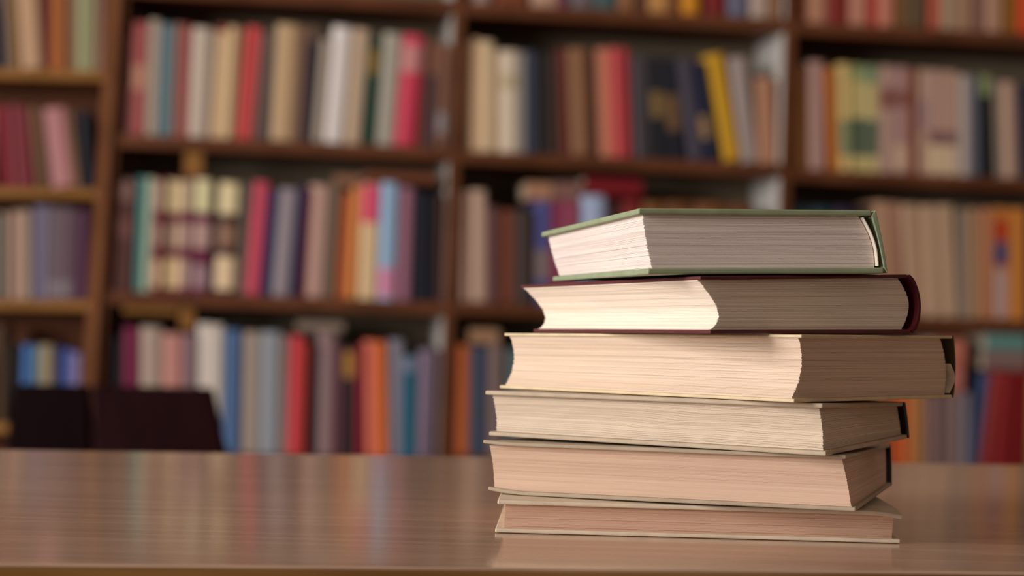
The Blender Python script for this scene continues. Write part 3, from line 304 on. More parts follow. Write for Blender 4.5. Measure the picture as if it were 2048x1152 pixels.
FLATS = [
['BAY1', 'C', -0.2275, 0.0755, 0.0568, 0.0238, [130, 90, 68], 'short brown book lying flat on orange-brown books, middle shelf of left bay'],
['BAY1', 'C', -0.1135, 0.0863, 0.1592, 0.0259, [96, 52, 30], 'long rust-brown book lying flat over sky-blue book, middle shelf of left bay'],
['BAY1', 'D', -0.275, -0.2369, 0.1013, 0.0203, [124, 106, 92], 'grey-brown book lying flat over red and mauve books, lowest shelf of left bay'],
['BAY2', 'C', 0.1875, 0.0613, 0.0577, 0.0392, [160, 116, 90], 'small tan book lying flat on red-brown books, middle shelf of centre bay'],
['BAY2', 'C', 0.2487, 0.0624, 0.0578, 0.0414, [124, 88, 80], 'brown book lying flat beside the tan one, middle shelf of centre bay'],
['BAY2', 'C', 0.3499, 0.0767, 0.1288, 0.0401, [110, 14, 24], 'dark-red book lying flat over blue-white books, middle shelf of centre bay'],
['BAY2', 'D', 0.0783, -0.2532, 0.0661, 0.0323, [148, 112, 84], 'tan book lying flat on navy book, lowest visible shelf of centre bay'],
['BAY3', 'D', 1.115, -0.3295, 0.0763, 0.0599, [170, 104, 92], 'coral book lying flat on grey books, lower of the pair, right bay'],
['BAY3', 'D', 1.1178, -0.2691, 0.0763, 0.0611, [176, 104, 84], 'coral book lying flat on grey books, upper of the pair, right bay'],
['BAY3', 'D', 1.2486, -0.2759, 0.1029, 0.0432, [122, 96, 92], 'grey-mauve book lying flat on the leaning red books, right bay'],
['BAY3', 'D', 1.2497, -0.2321, 0.0983, 0.042, [94, 134, 128], 'pale teal book lying flat atop grey-mauve book above red books, right bay'],
]

V = Vector

# ------------------------------------------------------------------ camera
cd = bpy.data.cameras.new('camera')
cam = bpy.data.objects.new('camera', cd); COL.objects.link(cam)
cam.location = (0, 0, CAM['z'])
cam.rotation_euler = (Matrix.Rotation(math.pi/2 + CAM['pitch'], 3, 'X') @ Matrix.Rotation(CAM['roll'], 3, 'Z')).to_euler()
cd.sensor_width = 36.0
cd.lens = CAM['lens']
cd.clip_start = .05
cd.dof.use_dof = True
cd.dof.focus_distance = 1.035
cd.dof.aperture_fstop = 5.9
SC.camera = cam

# ------------------------------------------------------------------ light: daylight from tall windows on the left, warm room bounce
w = bpy.data.worlds.new('world'); SC.world = w; w.use_nodes = True
bg = w.node_tree.nodes['Background']
bg.inputs[0].default_value = (1.0, .75, .60, 1)
bg.inputs[1].default_value = .21
def area(name, loc, target, sx, sy, power, color):
    l = bpy.data.lights.new(name, 'AREA'); l.shape = 'RECTANGLE'; l.size = sx; l.size_y = sy; l.energy = power; l.color = color
    o = bpy.data.objects.new(name, l); COL.objects.link(o); o.location = loc
    o.rotation_euler = (V(target) - V(loc)).to_track_quat('-Z', 'Y').to_euler()
    return o
area('window_daylight', (-3.8, -.5, 1.75), (.1, 2.6, .9), 2.1, 1.8, 228, (1.0, .975, .955))
SC.view_settings.view_transform = 'Standard'
SC.view_settings.look = 'None'
SC.view_settings.exposure = 0.0
SC.view_settings.gamma = 1.0
SC.view_settings.use_curve_mapping = False
SC.cycles.use_denoising = True

# ------------------------------------------------------------------ materials
def lin(c):
    c = c/255.0
    return c/12.92 if c <= .04045 else ((c+.055)/1.055)**2.4
def rgb(c, k=1.0):
    return tuple(min(.9, lin(x)*k) for x in c) + (1.0,)
def nodes(name):
    m = bpy.data.materials.new(name); m.use_nodes = True
    nt = m.node_tree; b = nt.nodes['Principled BSDF']
    return m, nt, b
def tint_noise(nt, src, b, scale, lo, hi, detail=4.0, stretch=(1,1,1)):
    tc = nt.nodes.new('ShaderNodeTexCoord'); mp = nt.nodes.new('ShaderNodeMapping'); mp.inputs['Scale'].default_value = stretch
    nt.links.new(tc.outputs['Object'], mp.inputs['Vector'])
    n = nt.nodes.new('ShaderNodeTexNoise'); n.inputs['Scale'].default_value = scale; n.inputs['Detail'].default_value = detail
    nt.links.new(mp.outputs[0], n.inputs['Vector'])
    r = nt.nodes.new('ShaderNodeMapRange'); r.inputs[1].default_value = .3; r.inputs[2].default_value = .7
    r.inputs[3].default_value = lo; r.inputs[4].default_value = hi
    nt.links.new(n.outputs['Fac'], r.inputs[0])
    mx = nt.nodes.new('ShaderNodeVectorMath'); mx.operation = 'SCALE'
    nt.links.new(src, mx.inputs[0]); nt.links.new(r.outputs[0], mx.inputs['Scale'])
    nt.links.new(mx.outputs[0], b.inputs['Base Color'])
    return n
def object_colour(name, rough, scale, lo, hi, stretch=(1,1,1), spec=.35, bump=0.0):
    m, nt, b = nodes(name)
    oi = nt.nodes.new('ShaderNodeObjectInfo')
    n = tint_noise(nt, oi.outputs['Color'], b, scale, lo, hi, stretch=stretch)
    b.inputs['Roughness'].default_value = rough
    b.inputs['Specular IOR Level'].default_value = spec
    if bump:
        bp = nt.nodes.new('ShaderNodeBump'); bp.inputs['Strength'].default_value = bump; bp.inputs['Distance'].default_value = .0004
        nt.links.new(n.outputs['Fac'], bp.inputs['Height']); nt.links.new(bp.outputs[0], b.inputs['Normal'])
    return m
M_CLOTH = object_colour('book_cloth', .62, 90, .90, 1.08, bump=.2)
M_PAPER = object_colour('page_paper', .85, 60, .93, 1.06, stretch=(.25, .25, 14), spec=.15)
M_LABEL = object_colour('label_paper', .6, 70, .92, 1.06)
def wood(name, c1, c2, rough, scale, stretch, coat=0.0, spec=.5, bump=.0):
    m, nt, b = nodes(name)
    tc = nt.nodes.new('ShaderNodeTexCoord'); mp = nt.nodes.new('ShaderNodeMapping'); mp.inputs['Scale'].default_value = stretch
    nt.links.new(tc.outputs['Object'], mp.inputs['Vector'])
    n = nt.nodes.new('ShaderNodeTexNoise'); n.inputs['Scale'].default_value = scale; n.inputs['Detail'].default_value = 6; n.inputs['Distortion'].default_value = .6
    nt.links.new(mp.outputs[0], n.inputs['Vector'])
    cr = nt.nodes.new('ShaderNodeValToRGB'); cr.color_ramp.elements[0].position = .35; cr.color_ramp.elements[1].position = .65
    cr.color_ramp.elements[0].color = c1 + (1,); cr.color_ramp.elements[1].color = c2 + (1,)
    nt.links.new(n.outputs['Fac'], cr.inputs[0]); nt.links.new(cr.outputs[0], b.inputs['Base Color'])
    b.inputs['Roughness'].default_value = rough; b.inputs['Specular IOR Level'].default_value = spec
    b.inputs['Coat Weight'].default_value = coat; b.inputs['Coat Roughness'].default_value = .09
    if bump:
        bp = nt.nodes.new('ShaderNodeBump'); bp.inputs['Strength'].default_value = bump; bp.inputs['Distance'].default_value = .0005
        nt.links.new(n.outputs['Fac'], bp.inputs['Height']); nt.links.new(bp.outputs[0], b.inputs['Normal'])
    return m
M_TABLE = wood('table_wood', (.47, .295, .195), (.62, .40, .27), .25, 9, (.6, 7, 7), coat=.5, spec=.4, bump=.03)
M_TABLE_EDGE = wood('table_edge_wood', (.16, .068, .014), (.22, .100, .026), .5, 9, (.6, 7, 7), spec=.2)
M_BROWN = wood('bookcase_brown_wood', (.115, .036, .013), (.165, .055, .021), .5, 8, (1, 1, 1), spec=.2)
M_GOLD = wood('bookcase_golden_wood', (.27, .115, .024), (.35, .155, .036), .5, 8, (1, 1, 1), spec=.2)
M_STILE = wood('bookcase_red_brown_wood', (.19, .066, .022), (.25, .090, .031), .5, 8, (1, 1, 1), spec=.2)
M_GREY = wood('bookcase_pale_laminate', (.84, .80, .74), (.88, .84, .78), .5, 5, (1, 1, 1))
M_BACK = wood('bookcase_back_board', (.15, .115, .075), (.19, .145, .095), .6, 5, (1, 1, 1), spec=.2)
M_CHAIR = wood('chair_dark_wood', (.012, .0011, .0018), (.016, .0016, .0026), .5, 8, (6, 1, 1), spec=.06)
M_CHAIR2 = wood('chair_black_wood', (.005, .0006, .0011), (.007, .0009, .0014), .5, 8, (6, 1, 1), spec=.04)
M_WALL = wood('wall_paint', (.42, .36, .29), (.46, .40, .33), .8, 3, (1, 1, 1))
M_FLOOR = wood('floor_wood', (.10, .05, .025), (.15, .08, .04), .35, 6, (1, 6, 1))

# ------------------------------------------------------------------ helpers
def tag(o, label=None, cat=None, group=None, kind=None):
    for k, v in (('label', label), ('category', cat), ('group', group), ('kind', kind)):
        if v: o[k] = v
    return o
def empty(name, loc, M3=None):
    o = bpy.data.objects.new(name, None); COL.objects.link(o); o.empty_display_size = .02
    if M3 is not None:
        o.matrix_world = Matrix.Translation(V(loc)) @ M3.to_4x4()
    else:
        o.location = loc
    return o
def mesh(name, verts, faces, mat, parent=None, color=None, bevel=0.0, smooth=False, seg=2):
    me = bpy.data.meshes.new(name); me.from_pydata([tuple(v) for v in verts], [], faces)
    bm = bmesh.new(); bm.from_mesh(me); bmesh.ops.recalc_face_normals(bm, faces=bm.faces); bm.to_mesh(me); bm.free()
    me.materials.append(mat)
    o = bpy.data.objects.new(name, me); COL.objects.link(o)
    if parent is not None: o.parent = parent
    if color: o.color = color
    if bevel:
        b = o.modifiers.new('bevel', 'BEVEL'); b.width = bevel; b.segments = seg; b.limit_method = 'ANGLE'; b.angle_limit = .6
    if smooth:
        me.polygons.foreach_set('use_smooth', [True]*len(me.polygons))
    return o
BOXF = [(0,1,2,3),(4,7,6,5),(0,4,5,1),(1,5,6,2),(2,6,7,3),(3,7,4,0)]
def boxv(x0, x1, y0, y1, z0, z1, shear=0.0, h0=0.0):
    r = []
    for z in (z0, z1):
        for x, y in ((x0,y0),(x1,y0),(x1,y1),(x0,y1)):
            r.append((x + shear*(z-h0), y, z))
    return r
def box(name, b, mat, parent=None, bevel=.001, shear=0.0, h0=0.0):
    return mesh(name, boxv(*b, shear=shear, h0=h0), BOXF, mat, parent, bevel=bevel)

# ------------------------------------------------------------------ the room
FM = Matrix((MAIN['e'], MAIN['d'], MAIN['u'])).transposed()
FL_ = Matrix((LU['e'], LU['d'], LU['u'])).transposed()
floor = mesh('floor', boxv(-4.5, 4.5, -1.5, 7, -.05, 0), BOXF, M_FLOOR); tag(floor, kind='structure')
yaw = math.atan2(MAIN['e'][1], MAIN['e'][0])
RZ = Matrix.Rotation(yaw, 3, 'Z')
wb = mesh('wall_back', boxv(-4, 4, .36, .46, -MAIN['p0'][2], 1.75), BOXF, M_WALL); wb.matrix_world = Matrix.Translation(V(MAIN['p0'])) @ RZ.to_4x4(); tag(wb, kind='structure')

# ------------------------------------------------------------------ reading table
fl, fr, nl, nr = [V(p) for p in TABLE]
def extend(p, q, x):
    t = (x - p.x)/(q.x - p.x); return p + (q-p)*t
TL, TR = extend(fl, fr, -.86), extend(fl, fr, .84)
BL, BR = extend(nl, nr, -.80), extend(nl, nr, .90)
tbl = empty('reading_table', (0, 1.25, 0)); tag(tbl, 'long polished brown wooden table carrying the stack of six books', 'table')
off = V((0, 1.25, 0)); th = .032
tv = [BL-off, BR-off, TR-off, TL-off]
top = mesh('tabletop', [v - V((0,0,th)) for v in tv] + tv, BOXF, M_TABLE, tbl, bevel=.0008, seg=2)
# lipping on the front edge
fdir = (BR-BL).normalized(); outd = V((fdir.y, -fdir.x, 0))
lv = []
for z in (-th-.004, -.0004):
    for p, o_ in ((BL, .016), (BR, .016), (BR, .0003), (BL, .0003)):
        lv.append(p + outd*o_ - off + V((0,0,z)))
edge = mesh('front_edging', lv, BOXF, M_TABLE_EDGE, tbl, bevel=.006, seg=4); edge['label'] = 'golden-brown rounded front edging'
for p, q in ((BL,TL),(BR,TR)):
    for r_ in (.07, .93):
        c = p.lerp(q, r_) - off; c.x += .06 if p is BL else -.06
        box('leg', (c.x-.025, c.x+.025, c.y-.025, c.y+.025, -0.0, c.z-th-.0002), M_TABLE_EDGE, tbl, bevel=.003)
def rail(a, b, t):
    d_ = (b-a).normalized(); n_ = V((-d_.y, d_.x, 0))*t
    vs = []
    for z in (-th-.09, -th-.0002):
        for p in (a-n_, b-n_, b+n_, a+n_): vs.append(p - off + V((0,0,z)))
    return vs
mesh('apron', rail(BL.lerp(TL,.12)+V((.09,0,0)), BR.lerp(TR,.12)-V((.09,0,0)), .01), BOXF, M_TABLE_EDGE, tbl)
mesh('apron', rail(BL.lerp(TL,.9)+V((.09,0,0)), BR.lerp(TR,.9)-V((.09,0,0)), .01), BOXF, M_TABLE_EDGE, tbl)

# ------------------------------------------------------------------ the stacked books
def lerp(a, b, t): return a + (b-a)*t
def bil(pts, al, be):
    N, F, R = pts; return N + (F-N)*al + (R-N)*be
def board_mesh(name, pts, th_, up, root, mat, col, curl=(), nu=20, nv=8):
    """a cover board: outer face through pts (N,F,R), th_ thick towards the pages; curl = (alpha, beta, radius, lift) dog-ears"""
    loc = root.location
    vs = []; fs = []
    for lay in (0, 1):
        for j in range(nv+1):
            for i in range(nu+1):
                al, be = i/nu, j/nv
                p = bil(pts, al, be).copy()
                p.z += (th_ if up else -th_)*lay
                for (ca, cb, rad, lift) in curl:
                    L = (pts[1]-pts[0]).length; W = (pts[2]-pts[0]).length
                    dd = math.hypot((al-ca)*L, (be-cb)*W)
                    if dd < rad: p.z += lift*(1-dd/rad)**2
                vs.append(p - loc)
    n = (nu+1)*(nv+1)
    for j in range(nv):
        for i in range(nu):
            a = j*(nu+1)+i
            fs.append((a, a+1, a+nu+2, a+nu+1)); fs.append((n+a, n+a+nu+1, n+a+nu+2, n+a+1))
    rim = [i for i in range(nu+1)] + [j*(nu+1)+nu for j in range(1, nv+1)] + [nv*(nu+1)+i for i in range(nu-1, -1, -1)] + [j*(nu+1) for j in range(nv-1, 0, -1)]
    for k in range(len(rim)):
        a, b = rim[k], rim[(k+1) % len(rim)]
        fs.append((a, b, n+b, n+a))
    return mesh(name, vs, fs, mat, root, color=col, bevel=th_*.3, seg=2)
def spine_mesh(root, top, bot, th_t, th_b, bulge, thick, mat, col, power=1.0, a0=0.0, a1=1.0):
    loc = root.location; ns, na = 14, 8
    bdir = (top[2]-top[0]).normalized()
    vs = []; fs = []
    for lay in (0, 1):
        for i in range(na+1):
            al = a0 + (a1-a0)*i/na
            pt, pb = bil(top, al, 1.0), bil(bot, al, 1.0)
            if lay: pt = pt - V((0,0,th_t*.9)); pb = pb + V((0,0,th_b*.9))
            for k in range(ns+1):
                s = k/ns
                p = lerp(pb, pt, s) + bdir*(bulge*math.sin(math.pi*s)**power + thick*(1-lay))
                vs.append(p - loc)
    n = (na+1)*(ns+1)
    for i in range(na):
        for k in range(ns):
            a = i*(ns+1)+k
            fs.append((a, a+1, a+ns+2, a+ns+1)); fs.append((n+a, n+a+ns+1, n+a+ns+2, n+a+1))
    rim = list(range(ns+1)) + [i*(ns+1)+ns for i in range(1, na+1)] + [na*(ns+1)+k for k in range(ns-1, -1, -1)] + [i*(ns+1) for i in range(na-1, 0, -1)]
    for k in range(len(rim)):
        a, b = rim[k], rim[(k+1) % len(rim)]
        fs.append((a, b, n+b, n+a))
    return mesh('spine', vs, fs, mat, root, color=col, bevel=.0004, smooth=False)
def page_mesh(root, top, bot, th_t, th_b, col, fore, spn, over=(.003, .003), nl=52, jit=.00025, wav=0.0, groove=.00028, seed=1, zw=0.0):
    """the leaves: nl sheets with recessed joints; fore(t) / spn(t) = inward offsets (m) of the fore-edge and of the back"""
    rnd = random.Random(seed); loc = root.location
    L = ((top[1]-top[0]).length + (bot[1]-bot[0]).length)/2; W = ((top[2]-top[0]).length + (bot[2]-bot[0]).length)/2
    per = []
    nh, nf, nt_, nb = 18, 56, 6, 8
    for i in range(nh): per.append((0.0, 1-i/nh, 'h'))
    for i in range(nf): per.append((i/nf, 0.0, 'f'))
    for i in range(nt_): per.append((1.0, i/nt_, 't'))
    for i in range(nb): per.append((1-i/nb, 1.0, 's'))
    n = len(per); vs = []; fs = []
    ph = [rnd.uniform(0, 6.28) for _ in range(6)]
    lev = []
    for l in range(nl):
        jf, jh = rnd.gauss(0, jit), rnd.gauss(0, jit*.6)
        deep = groove*(2.0 if rnd.random() < .08 else rnd.uniform(.6, 1.4))
        for q in (0.0, .22, .78):
            lev.append(((l+q)/nl, jf, jh, deep if q == 0.0 else 0.0, l))
    lev.append((1.0, 0, 0, 0, nl))
    for (t, jf, jh, g, l) in lev:
        for (al, be, side) in per:
            fo = fore(t) + jf + g; sp = spn(t); ho = over[1] + jh + g; to = over[1] - jh + g
            a_ = (ho + al*(L-ho-to))/L
            b_ = (fo + be*(W-fo-sp))/W
            pb, pt = bil(bot, a_, b_) + V((0,0,th_b)), bil(top, a_, b_) - V((0,0,th_t))
            wob = 0.0
            if zw and 0.0 < t < 1.0:
                e = math.sin(math.pi*t)
                wob = zw*e*(math.sin(9*al + ph[0] + 2.2*t) + .6*math.sin(19*al + 11*be + ph[1] + 5*t) + .3*math.sin(37*al + ph[2] + 17*t))
            p = lerp(pb, pt, t); p.z += wob
            vs.append(p - loc)
    for k in range(len(lev)-1):
        for i in range(n):
            a, b = k*n+i, k*n+(i+1) % n
            fs.append((a, b, b+n, a+n))
    fs.append(tuple(range(n-1, -1, -1))); fs.append(tuple((len(lev)-1)*n+i for i in range(n)))
    return mesh('page_block', vs, fs, M_PAPER, root, color=col)
def conc(base, depth, skew=0.0, peak=.5):
    """fore-edge profile: base + depth at t = peak, skew added from top to bottom"""
    def f(t):
        u = max(0.0, min(1.0, t))**(math.log(.5)/math.log(peak))
        return base + depth*math.sin(math.pi*u) + skew*(1-t)
    return f
BK = {
 'b1': dict(label='thick pale green hardback with white page edges lying topmost of the stack', cov=(150,160,126), sp=(146,158,128), th=(.0031,.0031), pages=(243,230,222), bulge=.0005, thick=.0022, power=1, fore=conc(.0035,-.0007), spn=conc(.006,-.0025,-.002), over=(.003,.0035), nl=58, groove=.0003),
 'b2': dict(label='dark maroon hardback with rounded spine lying second from top of the stack', cov=(92,40,40), sp=(84,8,20), th=(.0019,.0021), pages=(243,229,213), bulge=.0062, thick=.0018, power=.62, fore=conc(.0005,.0080,.0005,.36), spn=conc(.004,-.0060), over=(.003,.0030), nl=54, groove=.00022),
 'b3': dict(label='thick cream-covered book with torn spine lining, third from top of the stack', cov=(220,198,160), sp=(76,68,40), th=(.0016,.0018), pages=(228,206,184), bulge=.0022, thick=.0012, power=.7, fore=conc(.0016,.0052), spn=conc(.0075,-.0035,-.004), over=(.003,.0030), nl=50, groove=.00022),  # sp darker than the olive cover spine: shade of the hollow painted in
 'b4': dict(label='beige book with wavy page edges and black spine, fourth from top of the stack', cov=(190,170,145), sp=(26,12,12), th=(.0024,.0024), pages=(226,208,186), bulge=.0008, thick=.0045, power=.8, fore=conc(.0035,.0012), spn=conc(.0015,0), over=(.003,.0030), nl=40, groove=.00040, zw=.00034),
 'b5': dict(label='greyish-beige book with peach page edges and bent corners, second from bottom of the stack', cov=(176,158,134), sp=(30,20,12), th=(.0020,.0021), pages=(217,186,162), bulge=.0008, thick=.004, power=.8, fore=conc(.0034,.0015), spn=conc(.0015,0), over=(.003,.0026), nl=56, jit=.00012, groove=.00010, curl_t=((1,0,.018,.0010),), curl_b=((1,0,.022,.0020),)),
 'b6': dict(label='thin cream-covered book with brownish page edges lying at bottom on the table', cov=(226,208,182), sp=(200,180,150), th=(.0023,.0021), pages=(224,188,163), bulge=.001, thick=.001, power=.8, fore=conc(.0028,.0008), spn=conc(.002,0), over=(.0030,.0042), nl=30, groove=.00016, curl_t=((0,0,.02,-.0019),)),
}
for key in ('b6', 'b5', 'b4', 'b3', 'b2', 'b1'):
    th_deg, top_, bot_ = STACK[key]; B = BK[key]
    tp, bt = [V(p) for p in top_], [V(p) for p in bot_]
    c = (bil(bt, .5, .5)); 
    root = empty('book', c); tag(root, B['label'], 'book', 'books stacked on the table')
    col = rgb(B['cov'])
    board_mesh('cover_board', bt, B['th'][1], True, root, M_CLOTH, col, B.get('curl_b', ()))
    board_mesh('cover_board', tp, B['th'][0], False, root, M_CLOTH, col, B.get('curl_t', ()))
    s = spine_mesh(root, tp, bt, B['th'][0], B['th'][1], B['bulge'], B['thick'], M_CLOTH, rgb(B['sp']), B['power'], 0.0, .972 if key == 'b6' else 1.0)
    if key in ('b4', 'b5'): s['label'] = 'black cloth spine'
    page_mesh(root, tp, bt, B['th'][0], B['th'][1], rgb(B['pages']), B['fore'], B['spn'], B['over'], B['nl'], jit=B.get('jit', .0002), groove=B['groove'], seed=ord(key[1]), zw=B.get('zw', .00006))
    if key in ('b1', 'b3'):   # paper lining at the back of the leaves
        bd = (tp[2]-tp[0]).normalized(); ad = (tp[1]-tp[0]).normalized()
        vs, fs = [], []
        ns = 12
        t0, t1 = (.03, .97) if key == 'b1' else (.03, .55)
        for lay in (0, 1):
            for al in (.002, .03):
                for k in range(ns+1):
                    t = t0 + (t1-t0)*k/ns
                    p = lerp(bil(bt, al, 1) + V((0,0,B['th'][1])), bil(tp, al, 1) - V((0,0,B['th'][0])), t) - bd*(B['spn'](t) - .0006 - .0005*lay)
                    if key == 'b3': p += bd*(.0022*math.sin(math.pi*k/ns)) - ad*(.0012*math.sin(math.pi*k/ns)**2)*(1 if al < .01 else 0)
                    vs.append(p - root.location)
        m_ = ns+1
        for k in range(ns):
            fs += [(k, k+1, m_+k+1, m_+k), (2*m_+k, 3*m_+k, 3*m_+k+1, 2*m_+k+1), (k, 2*m_+k, 2*m_+k+1, k+1), (m_+k, m_+k+1, 3*m_+k+1, 3*m_+k)]
        fs += [(0, m_, 3*m_, 2*m_), (ns, 2*m_+ns, 3*m_+ns, m_+ns)]
        ln = mesh('spine_lining', vs, fs, M_PAPER, root, color=rgb((226, 214, 198)))
        ln['label'] = 'pale paper spine lining'

# ------------------------------------------------------------------ wide brown bookcase of three bays
SHM = .031; DEP = .27; H0 = -MAIN['p0'][2]; HT = .86
bc = empty('bookcase', MAIN['p0'], FM); tag(bc, 'wide brown three-bay bookcase full of books with pale inner sides', 'bookcase')
PT = .024
for i, s in enumerate(PART):
    pt = PT if i else .012; sk = 0.0 if i else SHM
    p = box('partition', (s-pt/2, s+pt/2, .006, DEP, H0+.004, HT), M_GREY if i else M_BROWN, bc, shear=sk)
    e = box('edge_strip', (s-pt/2-.0004, s+pt/2+.0004, -.004, .0055, H0+.004, HT), M_BROWN, p, shear=sk); e['label'] = 'brown front edge'
PITCH_ = .3275
for i, bay in enumerate(('BAY1', 'BAY2', 'BAY3')):
    s0, s1 = PART[i]+PT/2+.0005, PART[i+1]-PT/2-.0005
    hs = [SHELF[bay+r] for r in 'ABCD']
    hs = [hs[0]+PITCH_] + hs + [hs[3]-PITCH_, hs[3]-2*PITCH_+.10]
    if bay != 'BAY1' or True:
        for h in hs:
            if h - .026 < H0: continue
            if i == 0: s0 = PART[0]+.0065+SHM*h
            sh = box('shelf', (s0, s1, .006, DEP-.012, h-.026, h-.0004), M_BROWN, bc)
            box('edge_strip', (s0, s1, -.001, .0055, h-.028, h-.0006), M_BROWN, sh)
    s0 = PART[i]+PT/2+.0005 + (.02 if i == 0 else 0)
    box('back_panel', (s0, s1, DEP-.011, DEP, H0+.06, HT-.002), M_BACK, bc)
for n_, (x0, z0, x1, z1) in BRACKETS:
    k_ = box(n_, (x0, x1, .022, .040, z0, z1), M_GOLD, bc, bevel=.002); k_['label'] = 'golden-brown wooden %s under a shelf' % n_

# ------------------------------------------------------------------ narrow bookcase at the left
H1 = -LU['p0'][2]; LDEP = .20
lb = empty('bookcase', LU['p0'], FL_); tag(lb, 'narrow golden-brown left bookcase with closely spaced shelves and leaning upright', 'bookcase')
SHR = .053; LW = .60; h0 = 0.0
for sx in (LUR, LUR-LW):
    box('side_panel', (sx-.0118, sx+.0118, 0, LDEP, H1+.004, .75), M_STILE, lb, shear=SHR)
hs = [LUSH[0]+.242] + LUSH + [LUSH[3]-.24, LUSH[3]-.48]
for h in hs:
    if h-.022 < H1: continue
    x0, x1 = LUR-LW+.0125 + SHR*h, LUR-.0125 + SHR*h
    box('shelf', (x0, x1, .004, LDEP-.01, h-.021, h-.0004), M_GOLD, lb)
box('back_panel', (LUR-LW+.0125, LUR-.0125, LDEP-.009, LDEP, H1+.05, .74), M_BROWN, lb, shear=SHR)

# ------------------------------------------------------------------ books on the shelves
CAT = {'LEFT': 'books in the narrow left bookcase', 'BAY1': 'books in the left bay', 'BAY2': 'books in the centre bay', 'BAY3': 'books in the right bay'}
def arc(w_, bulge, n=8):
    return [(-w_/2 + w_*k/n, -bulge*math.sin(math.pi*k/n)**.7) for k in range(n+1)]
def book_parts(root, w_, h_, d_, color, pages):
    t = min(.0026, w_*.16); bu = min(.006, w_*.14)
    out = [(-w_/2, d_)] + [(x, y+bu) for x, y in arc(w_, bu)] + [(w_/2, d_)]
    inn = [(-w_/2+t, d_)] + [(x*(1-2*t/w_), y+bu+t) for x, y in arc(w_, bu)] + [(w_/2-t, d_)]
    n = len(out); vs = [(x, y, z) for z in (0, h_) for x, y in out] + [(x, y, z) for z in (0, h_) for x, y in inn]
    fs = []
    for k in range(n-1):
        fs += [(k, k+1, n+k+1, n+k), (2*n+k, 3*n+k, 3*n+k+1, 2*n+k+1), (k, 2*n+k, 2*n+k+1, k+1), (n+k, n+k+1, 3*n+k+1, 3*n+k)]
    fs += [(0, n, 3*n, 2*n), (n-1, 2*n+n-1, 4*n-1, 2*n-1)]
    mesh('cover', vs, fs, M_CLOTH, root, color=color, bevel=.0005, seg=1)
    g = .003
    pv = []
    hw = w_/2 - t - .0002
    for z in (g, h_-g):
        for x, y in ((-hw, bu+t+.002), (hw, bu+t+.002), (hw, d_-.004), (hw*.4, d_-.0065), (-hw*.4, d_-.0065), (-hw, d_-.004)):
            pv.append((x, y, z))
    pf = [tuple(range(5, -1, -1)), tuple(range(6, 12))] + [(k, (k+1) % 6, 6+(k+1) % 6, 6+k) for k in range(6)]
    mesh('page_block', pv, pf, M_PAPER, root, color=pages)
    return bu
def spine_band(root, w_, bu, z0, z1, color):
    a = arc(w_*.98, bu, 8); n = len(a); o_ = .0005
    vs = []
    for dy in (-o_, .0012):
        for z in (z0, z1):
            vs += [(x, y+bu+dy, z) for x, y in a]
    fs = []
    for k in range(n-1):
        fs += [(k, k+1, n+k+1, n+k), (2*n+k, 3*n+k, 3*n+k+1, 2*n+k+1), (k, 2*n+k, 2*n+k+1, k+1), (n+k, n+k+1, 3*n+k+1, 3*n+k)]
    fs += [(0, n, 3*n, 2*n), (n-1, 2*n+n-1, 4*n-1, 2*n-1)]
    o = mesh('spine_band', vs, fs, M_LABEL, root, color=color); o['label'] = 'differently coloured spine band'
BOOKGAIN = 1.38
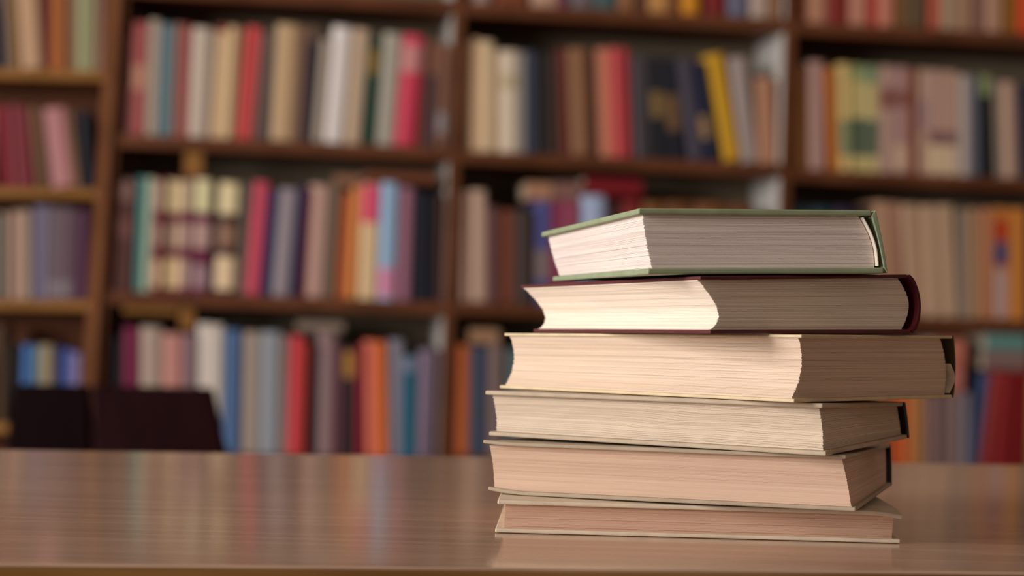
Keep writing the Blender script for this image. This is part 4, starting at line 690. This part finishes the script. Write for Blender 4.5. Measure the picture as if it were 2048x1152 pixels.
for (bay, row, sb, hb, w_, h_, lean, dep, setb, c, bands, label) in BOOKS:
    fr_, M3 = (LU, FL_) if bay == 'LEFT' else (MAIN, FM)
    raise_ = w_/2*abs(math.sin(lean)) + .0003
    loc = V(fr_['p0']) + V(fr_['e'])*sb + V(fr_['d'])*setb + V(fr_['u'])*(hb + raise_)
    root = empty('book', loc, M3 @ Matrix.Rotation(lean, 3, 'Y'))
    tag(root, label, 'book', CAT[bay])
    bu = book_parts(root, w_, h_, dep, rgb(c, BOOKGAIN), rgb((214, 196, 168)))
    for (z0, z1, bc_) in bands:
        spine_band(root, w_, bu, z0, z1, rgb(bc_, BOOKGAIN))
for (bay, row, s, hb, ln, t_, c, label) in FLATS:
    loc = V(MAIN['p0']) + V(MAIN['e'])*(s - ln/2) + V(MAIN['d'])*.014 + V(MAIN['u'])*(hb + t_/2)
    root = empty('book', loc, FM @ Matrix.Rotation(math.pi/2, 3, 'Y'))
    tag(root, label, 'book', 'books lying flat on the rows')
    book_parts(root, t_, ln, .15, rgb(c, BOOKGAIN), rgb((214, 196, 168)))

# ------------------------------------------------------------------ dark chair behind the table
c0, c1, c2, c3 = [V(p) for p in CHAIR]      # top left, top right, lower left, lower right of the backrest
ch = empty('chair', ((c0.x+c1.x)/2, 2.8, 0)); tag(ch, 'very dark mahogany chair with solid two-board back behind the table', 'chair')
o_ = ch.location
def quad_slab(name, a, b, c, d, t, mat):
    vs = []
    for y in (0, t):
        for p in (c, d, b, a): vs.append(p - o_ + V((0, y, 0)))
    return mesh(name, vs, [(0,1,2,3),(7,6,5,4),(0,4,5,1),(1,5,6,2),(2,6,7,3),(3,7,4,0)], mat, ch, bevel=.006, seg=3)
def down(p, q, z):
    t = (z - p.z)/(q.z - p.z); return p + (q-p)*t
zl = .47
bl_, br_ = down(c0, c2, zl), down(c1, c3, zl)
m0 = c0.lerp(c1, .39); mb = bl_.lerp(br_, .39)
pl = quad_slab('backrest_board', c0, m0-V((.0015,0,0)), bl_, mb-V((.0015,0,0)), .022, M_CHAIR2); pl['label'] = 'blackish left board'
quad_slab('backrest_board', m0+V((.0015,0,0)), c1, mb+V((.0015,0,0)), br_, .022, M_CHAIR)
sx0, sx1 = bl_.x-o_.x, br_.x-o_.x
box('seat', (sx0, sx1, -.20, .199, .43, .465), M_CHAIR, ch, bevel=.008)
for x in (sx0+.03, sx1-.03):
    for y in (-.17, .17):
        box('leg', (x-.016, x+.016, y-.016, y+.016, 0, .4295), M_CHAIR, ch, bevel=.003)
for y in (-.17, .17):
    box('stretcher', (sx0+.047, sx1-.047, y-.009, y+.009, .18, .205), M_CHAIR, ch)
